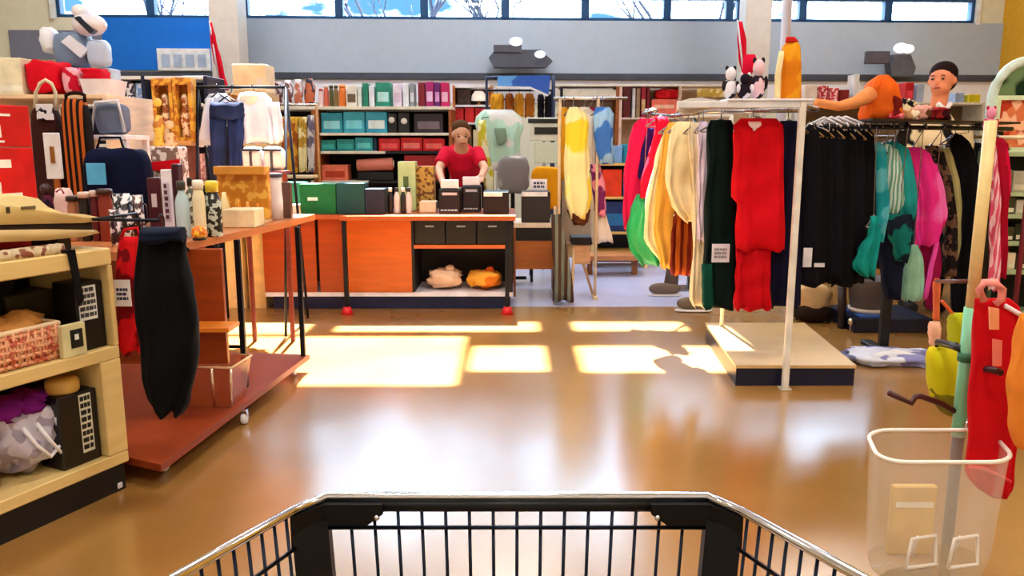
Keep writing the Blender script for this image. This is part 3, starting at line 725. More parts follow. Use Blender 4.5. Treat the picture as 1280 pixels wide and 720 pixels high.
# white riser with things in it
a, b_ = at(86, 172, 4.45), at(160, 172, 4.45); zr = a.z
thing('display_riser', 'white open frame riser standing behind the navy bag', 'riser', [('top', M().box(a.x, 4.42, zr-.012, b_.x, 4.72, zr+.014, .003), mat((232,228,236), rough=.5))]+[('leg', M().box(x_-.015, y_, Z, x_+.015, y_+.03, zr-.013), mat((226,222,232), rough=.5)) for x_ in (a.x+.016, b_.x-.016) for y_ in (4.43, 4.68)])
thing('handbag', 'grey blue handbag with pale trim on the white riser', 'handbag', [('body', blob(115, 128, 152, 168, 4.5, .14, .06, 4, z0=zr+.015, p=.5), cloth((104,112,134))), ('trim', M().tube([at(114,166,4.49)+Vector((0,0,.004)), at(119,128,4.49), at(147,126,4.49), at(156,166,4.49)+Vector((0,0,.004))], .01, 8), cloth((222,220,226)))])
carton('cream_box', 'cream box with brown lid under the white riser', 108, 148, 186, Z, 4.5, .15, (226,206,160), (120,90,50), lab=(0,1,.9,1))
# picture frame, handbags at the left
fr = M(); a, b_ = at(52, 160, 3.95), at(76, 214, 3.95); 
zt_, zb_ = zat(166, 3.95), Z
fr.box(a.x, 3.95, zb_+.25, b_.x, 3.975, zt_, .003)
thing('framed_picture', 'white framed picture with brown centre on a stand at left', 'picture', [('mount', fr, mat((230,226,228), rough=.5)), ('picture', M().box(a.x+.03, 3.946, zat(204, 3.95), b_.x-.022, 3.95, zat(183, 3.95)), mat((140,86,20), rough=.5)), ('stand', M().box(a.x+.03, 3.955, zb_, b_.x-.02, 3.972, zb_+.249), wood((180,96,30)))])
def tote(label, x0, x1, yh, yt, Y, c, hc, kind=None, c2=None, patch=None):
    parts = [('body', blob(x0, yt, x1, 280, Y, .1, .04, int(x0), z0=Z, p=.42), cloth(c, kind=kind, c2=c2, sc=10)),
             ('handle', M().tube([at(x0+4, yt+6, Y+.04)]+[at(x0+(x1-x0)*(.5-.42*math.cos(math.pi*k/6)), yt-(yt-yh)*math.sin(math.pi*k/6), Y+.04) for k in range(1, 6)]+[at(x1-4, yt+6, Y+.04)], .010, 8), cloth(hc))]
    if patch: parts.append(('patch', pbox(*patch[0], Y-.012, .008, .002), cloth(patch[1], kind='print', c2=(20,14,20), sc=24)))
    return thing('tote_bag', label, 'bag', parts)
tote('dark brown tote bag with a cream arched handle at left', 40, 74, 100, 132, 4.3, (56,24,20), (232,212,180), patch=((45, 130, 66, 150), (226,220,226)))
tote('black and orange tote bag next to the dark brown one', 78, 110, 116, 122, 4.28, (24,14,12), (40,20,16), kind='stripe', c2=(190,90,30))
thing('soft_pouch', 'pale pink soft pouch leaning under the framed picture', 'pouch', [('body', blob(64, 235, 84, 285, 3.75, .1, .2, 6, z0=Z), cloth((232,200,196))), ('tie', M().tube([at(70, 240, 3.74), at(76, 236, 3.74), at(80, 242, 3.74)], .004, 6), cloth((160,60,90)))])
thing('figurine', 'small dark figurine with pink base left of the pouch', 'figurine', [('body', M().lathe((xat(56,250,3.9), 3.92, Z), [(0,0),(.04,0),(.045,.03),(.03,.09),(.04,.13),(.02,.17),(0,.18)], 14), cloth((90,30,50), kind='print', c2=(30,20,40), sc=24)), ('head', M().ball((xat(56,250,3.9), 3.92, Z+.205), .027), plastic((60,34,40)))])
# ============================================================ helper: plain shelf unit seen square on
def shelves(name, label, x0, x1, Y, D, boards, mb_, mu, back=None, ups=None, th=.025, ut=.03, base=0.0):
    parts = []
    for z in boards: parts.append(('shelf_board', M().box(x0+ut, Y, z-th, x1-ut, Y+D, z, .002), mb_))
    zt = max(boards)-.0
    for x in (ups or (x0, x1-ut)): parts.append(('upright', M().box(x, Y-.002, 0, x+ut, Y+D, zt+.002, .002), mu))
    if back: parts.append(('back_panel', M().box(x0+ut, Y+D+.001, .02, x1-ut, Y+D+.012, zt), back))
    return thing(name, label, 'shelf unit', parts)
OAK = wood((176,100,44), var=.15); NAVY = mat((14,22,54), rough=.6); WHT = mat((228,226,224), rough=.5, var=.04); DARK = mat((22,18,22), rough=.6)
def row(name, cat, Y, D, zb_, items, group=None):
    """(label, x0, x1, ytop, colour, kind, colour2)"""
    for it in items:
        lb, x0, x1, yt, c = it[:5]; kd = it[5] if len(it) > 5 else None; c2 = it[6] if len(it) > 6 else None; lc = it[7] if len(it) > 7 else None
        carton(name, lb, x0+.4, x1-.4, yt, zb_, Y, D, c, lc, kd, c2, group, cat, b=.004, lab=(.12,.88,.2,.6))
# ============================================================ unit F: dark shelves far left
YF = 6.6; FD = .4
fb = [zat(95, YF), zat(129, YF), zat(180, YF), zat(228, YF), .5]
shelves('wall_shelves', 'dark navy shelf unit with white boards below the blue wall', xat(20, 150, YF), xat(262, 150, YF), YF, FD, fb, WHT, NAVY, back=NAVY, ups=(xat(20, 150, YF), xat(135, 150, YF), xat(180, 150, YF), xat(262,150,YF)-.03))
row('patterned_box', 'box', YF+.05, .2, fb[1]+.001, [
 ('black and white patterned box on the upper white board at far left', 141, 157, 100, (30,22,34), 'print', (235,230,238)),
 ('white patterned box right of the black and white one on the upper board', 157, 166, 104, (236,232,236), 'print', (60,50,80)),
 ('pale blue box on the upper white board beside the gold displays', 169, 184, 104, (140,176,228), 'print', (230,236,250))])
row('patterned_box', 'box', YF+.05, .2, fb[2]+.001, [
 ('pink patterned box on the middle white board at far left', 169, 181, 142, (224,90,130), 'print', (250,220,226)),
 ('white box below the pink one on the middle board', 150, 166, 146, (226,224,232)),])
row('patterned_box', 'box', YF+.05, .2, fb[3]+.001, [
 ('white and grey box on the third white board at far left', 168, 182, 196, (230,226,236), 'print', (120,120,150)),
 ('rust brown box on the third white board behind the gold displays', 186, 210, 200, (150,60,30)),
 ('pale pink box on the third white board left of the jeans', 244, 256, 192, (232,190,190), 'print', (180,120,110))])
# gold ornate twin display in front of it
Yg = 5.5; zg = zat(176, Yg)
thing('plinth_stand', 'tall brown stand with dark shelf carrying the gold displays', 'stand', [('top', M().box(xat(186,176,Yg), Yg-.02, zg-.03, xat(240,176,Yg), Yg+.22, zg, .003), wood((210,160,100))), ('shaft', M().box(xat(192,200,Yg), Yg, .0, xat(236,200,Yg), Yg+.2, zg-.031, .004), wood((110,50,26)))])
def gold(label, x0, x1, yt):
    a, b_ = xat(x0, 135, Yg), xat(x1, 135, Yg); zt_ = zat(yt, Yg); m = M(); w_ = b_-a
    zs = zg+.001; t = .022
    fr = M().box(a, Yg, zs, a+t, Yg+.1, zt_).box(b_-t, Yg, zs, b_, Yg+.1, zt_).box(a+t, Yg, zs, b_-t, Yg+.1, zs+t).box(a+t, Yg, zt_-t*2, b_-t, Yg+.1, zt_)
    bk = M().box(a+t, Yg+.09, zs+t, b_-t, Yg+.1, zt_-2*t)
    cx_ = (a+b_)/2; fg = M().lathe((cx_, Yg+.045, zs+t), [(0,0),(.035,0),(.03,.05),(.04,.12),(.02,.2),(.028,.24),(.018,.28),(0,.29)], 12)
    ar = M().tube([(a+t, Yg+.02, zt_-.09)]+[(cx_-(w_/2-t)*math.cos(math.pi*k/6), Yg+.02, zt_-.09+.05*math.sin(math.pi*k/6)) for k in range(1, 6)]+[(b_-t, Yg+.02, zt_-.09)], .008, 6)
    return thing('display_case', label, 'display case', [('frame', fr, mat((222,170,60), rough=.4, kind='print', c2=(180,110,30), sc=16)), ('back_panel', bk, mat((196,120,30), rough=.5)), ('ornament', fg, plastic((232,206,170), kind='print', c2=(150,80,30), sc=25)), ('arch', ar, mat((130,70,30), rough=.5))])
gold('left gold ornate case of the pair on the brown stand', 191, 216, 98); gold('right gold ornate case of the pair on the brown stand', 217, 240, 97)
# gold figures in front
for i, (px, yt, c, lb) in enumerate(((199, 122, (236,196,80), 'yellow gold figurine before the left gold case'), (212, 150, (232,190,150), 'small cream and gold figurine before the left gold case'))):
    Yx = 5.3; x = xat(px, 160, Yx); zz = Z; h = zat(yt, Yx)
    # stands on tall table top pillar
    thing('figurine', lb, 'figurine', [('pedestal', M().box(x-.03, Yx-.03, 0, x+.03, Yx+.03, zg-.05, .003), wood((150,70,40))), ('body', M().lathe((x, Yx, zg-.049), [(0,0),(.04,0),(.045,.03),(.03,.3*(h-zg)),(.04,.55*(h-zg)),(.018,.75*(h-zg)),(0,.78*(h-zg))], 14), plastic(c, kind='print', c2=(190,120,40), sc=25)), ('head', M().ball((x, Yx, h-.03), .028), plastic(c))])
# white notice panel on the blue wall
a, b_ = wallp(194, 60, .12), wallp(262, 88, .12)
pn = M(); pn.slab([(a.x, wally(a.x)-.08, b_.z), (b_.x, wally(b_.x)-.08, b_.z), (b_.x, wally(b_.x)-.08, a.z), (a.x, wally(a.x)-.08, a.z)], (0, .045, 0))
sub = []
for k in range(4):
    x0 = a.x+(b_.x-a.x)*(.08+.23*k); x1 = x0+(b_.x-a.x)*.16
    sub.append(('poster', M().slab([(x0, wally(x0)-.088, b_.z+.05), (x1, wally(x1)-.088, b_.z+.05), (x1, wally(x1)-.088, a.z-.08), (x0, wally(x0)-.088, a.z-.08)], (0, .006, 0)), mat((168,188,222), rough=.6)))
thing('notice_board', 'white notice board with four pale blue sheets on the blue wall', 'notice board', [('board', pn, mat((226,232,246), rough=.6), sub)])
# red pennants beside the columns
def pennant(label, pts, Y):
    return thing('pennant', label, 'pennant', [('cloth', drape(pts, Y, .05, 3, .01, 24, 10, seed=3), cloth((206,10,40))), ('mounting_pole', M().tube([at(pts[0][1], pts[0][0]-2, Y), at(pts[-1][1], pts[-1][0]+3, Y)+Vector((0, -.05, 0))], .012, 6), mat((200,200,210)))])
pennant('long red pennant beside the left column', [(28,262,265),(50,263,270),(75,267,277),(90,272,280),(112,277,286)], 10.7)
pennant('long red pennant beside the right column', [(27,922,928),(50,922,933),(72,923,933),(90,927,936),(100,929,938)], 10.7)
# tan carton on high shelf post and tall white / grey toy on red goods: raised stock on a back counter at left
Yb = 6.95
zc = zat(115, Yb)
shelves('stock_rack', 'pale stock rack behind the white shirts left of the back shelves', xat(286,150,Yb), xat(336,150,Yb), Yb, .35, [zc, zat(180, Yb), .6], wood((222,190,140)), wood((200,160,110)))
carton('carton', 'plain tan cardboard carton on top of the pale stock rack', 290, 331, 80, zc+.001, Yb+.02, .28, (236,204,160), (226,206,190), lab=(.72,.9,.2,.5))
# jeans and white shirts on a black A-frame
Yj = 5.6
raila = at(245, 109, Yj); railb = at(359, 109, Yj); zr = zat(109, Yj)
fm = M().tube([(raila.x, Yj, zr), (railb.x, Yj, zr)], .010, 8)
legs = []
for x in (raila.x+.01, railb.x-.01):
    for s in (-1, 1): legs.append(('leg', M().tube([(x, Yj, zr), (x, Yj+s*.3, .01)], .010, 8), BLACKM))
thing('garment_rail', 'black A-frame rail carrying jeans and white shirts behind the table', 'clothes rail', [('rail', fm, BLACKM)]+legs)
RAIL[0] = (Vector((raila.x, Yj, 0)), Vector((railb.x, Yj, 0)))
def sleeve(rows, Y, **k): return drape(rows, Y, k.pop('th', .07), k.pop('folds', 3), k.pop('amp', .008), 24, **k)
thing('shirt', 'white long-sleeved shirt hanging left of the dark jeans', 'shirt', [('body', drape([(117,262,282),(125,256,286),(150,253,288),(180,246,264)], Yj+.06, .07, 4, .012), cloth((226,232,246))), ('sleeve', sleeve([(122,258,266),(150,253,263),(180,246,264)], Yj-.02), cloth((226,232,246))), ('hanger', hanger(272, 118, Yj, zr, .2), BLACKM)])
thing('jeans', 'dark blue jeans hanging between the white shirts', 'jeans', [('waist', drape([(128,263,304),(138,262,305),(148,262,305)], Yj-.12, .09, 3, .006), cloth((30,40,72), var=.3)), ('leg', drape([(146,262,283),(180,264,281),(215,266,278)], Yj-.12, .08, 3, .008), cloth((34,46,84), var=.3)), ('leg', drape([(146,284,305),(180,286,304),(215,288,302)], Yj-.12, .08, 3, .008, seed=2), cloth((30,40,76), var=.3)), ('hanger', hanger(284, 122, Yj-.12, zr, .2), BLACKM)])
thing('sweatshirt', 'white hooded sweatshirt hanging right of the dark jeans', 'sweatshirt', [('body', drape([(116,300,330),(124,296,338),(150,300,348),(178,303,350)], Yj+.03, .10, 5, .016), cloth((238,236,242))), ('hood', M().ball(at(313, 124, Yj+.03), (.085, .06, .05), 16, 10, .15), cloth((240,230,200)), None, 'cream hood'), ('sleeve', sleeve([(128,334,348),(150,340,352),(176,342,353)], Yj-.02), cloth((234,232,240))), ('hanger', hanger(318, 118, Yj+.03, zr, .22), BLACKM)])
RAIL[0] = None
# white packs on stock rack lower board / between
for i, (x0, x1, lb) in enumerate(((301, 326, 'left white pack with black strap below the white sweatshirt'), (327, 352, 'right white pack with black strap below the white sweatshirt'))):
    Yp = 5.15; bx = blob(x0, 183, x1, 214, Yp, .12, .1, i+3, p=.5); lo, hi = bx.bb()
    thing('linen_pack', lb, 'pack', [('body', bx, cloth((238,234,240))), ('strap', M().box(lo.x, Yp-.006, hi.z-.03, hi.x, Yp+.003, hi.z-.015), mat((40,46,60))), ('strap', M().box((lo.x+hi.x)/2-.008, Yp-.006, lo.z, (lo.x+hi.x)/2+.008, Yp+.003, hi.z-.031), mat((60,66,80)))])
zpk = zat(214, 5.15)
thing('pack_stand', 'slim brown side table behind the gold gift set', 'side table', [('top', M().box(xat(298,214,5.15), 5.12, zpk-.02, xat(354,214,5.15), 5.32, zpk-.001), wood((120,50,40)))]+[('leg', M().box(xx, 5.2, 0, xx+.025, 5.225, zpk-.021), wood((110,46,36))) for xx in (xat(300,214,5.15), xat(350,214,5.15))])
# red fabric heap and white things at far top left
Yt = 5.2; zT = zat(118, Yt)
shelves('stock_rack', 'cream stock rack at the far left under the red cloth', xat(-10,150,Yt), xat(136,150,Yt), Yt, .75, [zT, zat(170,Yt)], wood((226,196,160)), wood((230,206,180)))
thing('red_cloth', 'pile of bright red cloth on the cream rack at top left', 'cloth', [('red_cloth', blob(26, 73, 76, 118, Yt+.05, .25, .3, 3, z0=zT+.001, p=.45), cloth((214,10,34)))])
thing('pattern_cushion', 'pink and white cushion between the two red cloths', 'cushion', [('pattern_cushion', blob(74, 82, 97, 118, Yt+.04, .2, .15, 5, z0=zT+.001, p=.5), cloth((240,170,186), kind='print', c2=(200,20,50), sc=12))])
thing('white_bin', 'white plastic tub with a red cloth in it at top left', 'tub', [('tub', M().loft([[Vector((x_, y_, zT+.001)) for x_, y_ in ((xat(98,100,Yt), Yt+.05), (xat(131,100,Yt), Yt+.05), (xat(131,100,Yt), Yt+.25), (xat(98,100,Yt), Yt+.25))], [Vector((x_, y_, zat(98, Yt))) for x_, y_ in ((xat(96,100,Yt), Yt+.03), (xat(134,100,Yt), Yt+.03), (xat(134,100,Yt), Yt+.27), (xat(96,100,Yt), Yt+.27))]], smooth=False), plastic((236,228,234))), ('red_cloth', blob(99, 83, 125, 103, Yt+.06, .17, .25, 8, z0=zat(100, Yt), p=.5), cloth((216,12,36)))])
carton('flat_box', 'cream flat box at the left end of the cream rack', -4, 25, 72, zT+.001, Yt+.05, .3, (232,222,190), (240,236,220), lab=(0,1,.1,.25))
# white and grey bulky model
Yw = 5.62
top_ = zat(84, Yw)
pl = [('base', M().box(xat(58,80,Yw), Yw+.05, zat(118,Yw)+.002, xat(133,80,Yw), Yw+.2, top_, .01), mat((196,206,220), rough=.5)),
 ('torso', blob(62, 38, 108, 82, Yw+.03, .16, .1, 2, z0=top_+.001, p=.5), plastic((112,132,164))),
 ('panel', M().slab([at(76,52,Yw), at(86,44,Yw), at(110,62,Yw), at(100,72,Yw)], (0,.03,0)), plastic((226,230,244))),
 ('shoulder', blob(46, 32, 66, 66, Yw+.04, .12, .15, 4, p=.7), plastic((232,234,244))),
 ('arm', blob(105, 48, 132, 84, Yw, .12, .08, 5, p=.6), plastic((190,206,232))),
 ('head', M().ball(at(112, 31, Yw+.05), (.115, .09, .075), 18, 12, .1, 2), plastic((230,226,236))),
 ('visor', M().slab([at(92,22,Yw-.04), at(99,20,Yw-.04), at(118,38,Yw-.04), at(112,42,Yw-.04)], (0,.05,0)), plastic((26,30,50))),
 ('cap', M().ball(at(100, 14, Yw+.05), (.055,.05,.045), 14, 9, .1), plastic((244,244,250)))]
thing('display_model', 'bulky white and grey helmeted model above the red cloth', 'model', pl)
# ============================================================ main back shelving
YG = 9.3; GD = .45
zg1, zg2, zg3, zg4 = zat(133, YG), zat(166, YG), zat(189, YG), zat(226, YG)
BRN = wood((158,84,34)); CRM = mat((232,222,200), rough=.5)
xg0, xg1, xg2 = xat(333,150,YG), xat(395,150,YG), xat(564,150,YG)
gp = [('shelf_board', M().box(xg0, YG, zg1-.035, xg2+.02, YG+GD, zg1, .003), CRM)]
for z, xa, xb in ((zg2, xg1+.03, xg2-.03), (zg3, xg1+.03, xat(481,190,YG)), (zg4, xat(388,226,YG), xat(460,226,YG)), (zat(158,YG), xg0+.03, xg1)):
    gp.append(('shelf_board', M().box(xa, YG+.02, z-.03, xb, YG+GD, z, .002), CRM))
gp.append(('shelf_board', M().box(xg1+.03, YG+.03, zg3-.03, xg2-.03, YG+GD-.01, zg3-.004, .002), DARK))
gp.append(('shelf_board', M().box(xg1+.03, YG+.03, zg4-.03, xg2-.03, YG+GD-.01, zg4-.004, .002), DARK))
for x in (xg0, xg1, xg2-.03): gp.append(('upright', M().box(x, YG+.005, 0, x+.03, YG+GD, zg1-.036), BRN))
gp.append(('back_panel', M().box(xg0+.03, YG+GD+.001, 0, xg2-.03, YG+GD+.015, zg1-.036), mat((34,16,16), rough=.8)))
gp.append(('side_panel', M().box(xg1-.05, YG-.01, 0, xg1-.001, YG+.015, zg1-.036), BRN))
thing('wall_shelves', 'brown back wall shelf unit with cream boards and teal boxes', 'shelf unit', gp)
zz = zg1+.001
G1 = 'goods on the top board of the back shelves'
for lb, x0, x1, yt, c, c2 in (
 ('maroon patterned jug, leftmost on the top back shelf board', 337, 348, 101, (90,30,40), (220,200,200)),
 ('brown and white jug, second from left on the top back board', 350, 361, 99, (120,60,60), (244,236,236)),
 ('rust and white jug, third from left on the top back board', 363, 374, 98, (200,110,80), (246,240,240)),
 ('orange brown jug with dark foot, fourth from left on the top back board', 376, 389, 97, (196,96,60), (40,34,56))):
    x = (xat(x0, 115, YG)+xat(x1, 115, YG))/2; r = (x1-x0)/2000*9.4; h = zat(yt, YG)-zz
    thing('jug', lb, 'jug', [('body', M().lathe((x, YG+.15, zz), [(0,0),(r*.8,0),(r,h*.3),(r*.95,h*.6),(r*.6,h*.85),(r*.75,h),(0,h)], 16), plastic(c, kind='print', c2=c2, sc=12)), ('handle', M().tube([(x+r*.55, YG+.15, zz+h*.9), (x+r*1.15, YG+.15, zz+h*.7), (x+r*.9, YG+.15, zz+h*.35)], r*.12, 6), plastic(c))])
for lb, x0, x1, yt, c, c2 in (
 ('pale pink bottle on the top back board, right of the jugs', 395, 401, 110, (240,206,200), (200,60,50)),
 ('coral bottle on the top back board', 401.5, 408, 106, (214,96,70), (240,200,180)),
 ('dark olive bottle next to the coral one on the top back board', 408.5, 414, 106, (90,80,30), (60,60,20)),
 ('green brown bottle in the middle of the orange bottles', 414.5, 420, 106, (130,100,40), (90,70,20)),
 ('bright orange bottle, rightmost of the bottles on the top back board', 420.5, 430, 105, (232,120,40), (250,160,80))):
    x = (xat(x0, 115, YG)+xat(x1, 115, YG))/2; r = (x1-x0)/2000*9.3; h = zat(yt, YG)-zz
    b_, cp = bottle(x, YG+.12, zz, r, h, neck=.7, shoulder=.72, capf=.12)
    thing('bottle', lb, 'bottle', [('body', b_, plastic(c)), ('cap', cp, plastic(c2))])
row('gift_box', 'box', YG+.05, .22, zz, [
 ('cream box with a dark spot on the top back board', 432, 446, 107, (238,230,214), None, None, (110,90,70)),
 ('white narrow box right of the spotted cream box', 446.5, 452, 108, (226,230,220)),
 ('deep teal narrow box on the top back board', 452.5, 460, 104, (24,128,100)),
 ('white square box between the two teal ones on the top board', 460.5, 468, 107, (236,240,246)),
 ('teal box with pale front on the top back board', 469, 488, 103, (30,140,116), None, None, (190,236,232)),
 ('pale lilac box with pink mark on the top back board', 491, 502, 105, (240,224,240), None, None, (226,200,224)),
 ('white box with grey stripe right of the lilac one', 503, 511, 104, (238,238,244)),
 ('grey and white narrow box on the top back board', 511.5, 518, 104, (150,154,160), None, None, (228,228,232)),
 ('dark crimson box on the top back board', 522, 531, 103, (130,10,40)),
 ('magenta box with white figure on the top back board', 531.5, 542, 102, (176,30,110), None, None, (240,200,232)),
 ('deep purple narrow box between the magenta ones', 542.5, 550, 103, (110,20,110), None, None, (226,160,210)),
 ('magenta box at the right end of the top back board', 550.5, 561, 103, (200,20,96), None, None, (246,190,210))])
zz = zg2+.001
row('teal_box', 'box', YG+.06, .22, zz, [
 ('light teal box, left end of the board below the top one', 400.6, 428, 141, (40,150,172), None, None, (150,220,226)),
 ('light teal box, second on the board below the top one', 428.5, 456, 140, (54,164,186), None, None, (120,210,222)),
 ('light teal box, third on the board below the top one', 456.5, 484, 140, (50,160,190), None, None, (226,240,236)),
 ('black box with one white dot, next to the teal boxes', 485, 496, 142, (24,22,24)),
 ('black box with white dot, second right of the teal boxes', 497, 512, 141, (20,18,20)),
 ('dark grey box with pale base band, right end of that board', 517, 554, 142, (44,32,40), None, None, (120,104,110))])
for px, py in ((489, 150), (505, 151.5)):
    c = at(px, py, YG+.06)
    bpy.data.objects  # dots are parts of the two black boxes
def child_of(label, name, mb, m):
    for o in bpy.data.objects:
        if o.get('label') == label:
            if o.type == 'MESH':
                return link(name, mb, m, o)
            return link(name, mb, m, o)
for lb, px, py in (('black box with one white dot, next to the teal boxes', 489.5, 150), ('black box with white dot, second right of the teal boxes', 505, 151.5)):
    c = at(px, py, YG+.06); child_of(lb, 'white_dot', M().lathe((0,0,0), [(0,0),(.036,0),(.036,.004),(0,.004)], 16).xf(Matrix.Translation((c.x, YG+.0595, c.z)) @ Matrix.Rotation(math.pi/2, 4, 'X')), plastic((245,240,235)))
zz = zg3+.001
row('teal_box', 'box', YG+.06, .22, zz, [
 ('dark teal box, left end of the third board', 400.6, 420, 175, (26,128,122), None, None, (50,170,160)),
 ('dark teal box, second on the third board', 420.5, 443, 174, (30,132,128), None, None, (44,160,154)),
 ('teal box with pale front, third on the third board', 443.5, 466, 172, (40,150,156), None, None, (90,196,190)),
 ('navy narrow box between teal and red boxes on the third board', 467, 471, 173, (14,50,80))])
row('red_box', 'box', YG+.06, .22, zz, [
 ('long red box, left one of the three on the third board', 473, 500, 173, (206,20,30), None, None, (236,80,80)),
 ('long red box, middle one of the three on the third board', 500.5, 528, 172, (204,16,26), None, None, (240,120,110)),
 ('long red box, right one of the three on the third board', 528.5, 556, 173, (208,14,22), None, None, (236,100,90))])
zz = zg4+.001
row('red_box', 'box', YG+.06, .22, zz, [
 ('coral box with darker centre on the lowest visible board', 402, 435, 206, (236,120,90), None, None, (190,60,30)),
 ('dark red box right of the coral one on the lowest board', 505, 556, 194, (160,10,16), None, None, (206,16,20))])
thing('rolled_blanket', 'salmon rolled blanket on the lowest back board', 'blanket', [('roll', M().tube([at(447,207,YG+.1), at(491,205,YG+.1)], [.07,.075], 16), cloth((222,130,110))), ('roll_end', M().tube([at(491.5,205,YG+.1), at(492.6,205,YG+.1)], [.045,.045], 14), cloth((246,210,180)))])
carton('dark_box', 'black box under the salmon rolled blanket', 447, 492, 215, zz, YG+.05, .25, (16,12,12))
# hanging gold pattern panels (gift boxes) left of the brown panel
Yq = 8.6
for i, (x0, x1, y0, y1, c, c2, lb) in enumerate(((342, 352, 138, 172, (60,34,30), (30,20,20), 'dark brown scarf hanging left of the gold patterned cloths'), (352, 372, 146, 215, (226,170,60), (170,90,30), 'gold patterned scarf hanging left of the back shelves'), (373, 384, 146, 214, (236,224,170), (190,150,60), 'cream and gold scarf hanging left of the back shelves'), (384.5, 393, 144, 214, (222,216,214), (120,110,130), 'grey and white scarf hanging beside the brown panel'))):
    thing('scarf', lb, 'scarf', [('scarf', drape([(y0, x0, x1), ((y0+y1)/2, x0, x1), (y1, x0+1, x1)], Yq, .06, 3, .015, seed=i), cloth(c, kind='print', c2=c2, sc=7))])
zr_ = zat(142, Yq)
thing('scarf_stand', 'scarf stand with cream tray left of the back shelves', 'stand', [('rail', M().tube([(xat(338,142,Yq), Yq+.0, zr_+.09), (xat(396,142,Yq), Yq+.0, zr_+.09)], .012, 8), metal((200,190,180))), ('post', M().tube([(xat(396,142,Yq), Yq, .01), (xat(396,142,Yq), Yq, zr_+.09)], .014, 8), wood((180,120,60))), ('post', M().tube([(xat(338,142,Yq), Yq, .01), (xat(338,142,Yq), Yq, zr_+.09)], .014, 8), wood((180,120,60))), ('tray', M().box(xat(336,220,Yq), Yq-.14, zat(222.5,Yq), xat(394,220,Yq), Yq+.14, zat(219,Yq), .004), mat((236,214,170)))])
# ============================================================ right part of back wall: unit H and I
YH = 9.7
h1 = zat(131, YH); h2 = zat(153, YH)
shelves('wall_shelves', 'white topped shelf unit with red boxes right of the teal boxes', xat(566,150,YH), xat(616,150,YH), YH, .4, [zat(107,YH), h1, h2, zat(190,YH)], WHT, OAK, back=mat((60,34,20), rough=.7))
thing('table_lamp', 'small lamp with bright white shade right of the magenta boxes', 'lamp', [('shade', M().lathe((xat(598,120,YH), YH+.15, zat(125,YH)), [(.09,0),(.085,.06),(.05,.11),(0,.115)], 18), mat((255,240,225), rough=.6, emit=.6)), ('base', M().lathe((xat(598,120,YH), YH+.15, h1+.001), [(0,0),(.05,0),(.05,.012),(.012,.02),(.012,zat(125,YH)-h1),(0,zat(125,YH)-h1)], 14), metal((150,110,60)))])
row('keepsake_box', 'box', YH+.06, .22, h1+.001, [('dark brown box left of the small lit lamp', 571, 588, 112, (70,40,26), 'print', (30,20,16)), ('amber box right of the small lit lamp', 607, 613, 110, (190,110,30))])
row('red_box', 'box', YH+.04, .25, h2+.001, [('red box, left one under the small lamp', 568, 580, 135, (206,18,26)), ('red box, middle one under the small lamp', 580.5, 593, 134, (214,20,26)), ('red box, right one under the small lamp', 593.5, 610, 135, (200,14,22))])
row('keepsake_box', 'box', YH+.05, .22, zat(190,YH)+.001, [('olive and brown box above the red shirted clerk', 571.5, 590, 157, (110,84,40), 'print', (60,40,20)), ('cream box above the red shirted clerk', 591, 607, 162, (236,220,170))])
# gold jackets
Yk = 9.0
zk = zat(113, Yk)
thing('garment_rail', 'black frame rail with golden jackets below the blue canopy', 'clothes rail', [('rail', M().tube([(xat(609,113,Yk), Yk, zk), (xat(690,113,Yk), Yk, zk)], .012, 8), BLACKM)]+[('leg', M().tube([(xat(p,113,Yk), Yk, .01), (xat(p,113,Yk), Yk, zk)], .014, 8), BLACKM) for p in (609, 690)])
for i, (x0, x1, y1, c, lb) in enumerate(((613, 630, 143, (232,160,40), 'golden yellow jacket, left on the frame rail at the back'), (631, 642, 140, (170,90,30), 'brown jacket between the golden ones on the frame rail'), (643, 655, 146, (236,166,50), 'golden jacket, third on the frame rail at the back'), (656, 668, 146, (200,120,40), 'amber jacket, right of the golden jackets'))):
    thing('jacket', lb, 'jacket', [('body', drape([(117,x0+2,x1-2),(122,x0,x1),(y1,x0,x1)], Yk, .12, 4, .02, seed=i), cloth(c)), ('hanger', hanger((x0+x1)/2, 118, Yk, zk, .12), BLACKM)])
for i, (x0, x1) in enumerate(((672, 680), (681, 689))):
    thing('jacket', ('black jacket, left of the two at the end of the frame rail', 'black jacket, right of the two at the end of the frame rail')[i], 'jacket', [('body', drape([(118,x0+1,x1-1),(124,x0,x1),(150,x0,x1)], Yk, .12, 3, .015, seed=i), cloth((26,24,34))), ('hanger', hanger((x0+x1)/2, 119, Yk, zk, .08), BLACKM)])
# blue canopy
c_ = [at(622,95,8.7), at(688,94,8.7), at(686,118,8.7), at(663,108,8.7), at(622,107,8.7)]
thing('canopy', 'blue slanting canopy sign above the golden jackets', 'canopy', [('panel', M().slab(c_, (0,.25,0)), plastic((28,90,190), kind='print', c2=(90,160,230), sc=4)), ('white_edge', M().slab([at(620,107.5,8.68), at(663,108.5,8.68), at(686,118.5,8.68), at(684,120.5,8.68), at(662,111,8.68), at(620,110,8.68)], (0,.02,0)), plastic((240,242,248))), ('post', M().tube([(xat(692,100,8.8), 8.8, 0), (xat(692,100,8.8), 8.8, zat(94,8.8))], .02, 8), mat((40,50,80))), ('post', M().tube([(xat(608,100,8.8), 8.8, 0), (xat(608,100,8.8), 8.8, zat(97,8.8)), (xat(623,97,8.8), 8.8, zat(97,8.8))], .02, 8), mat((40,50,80)))])
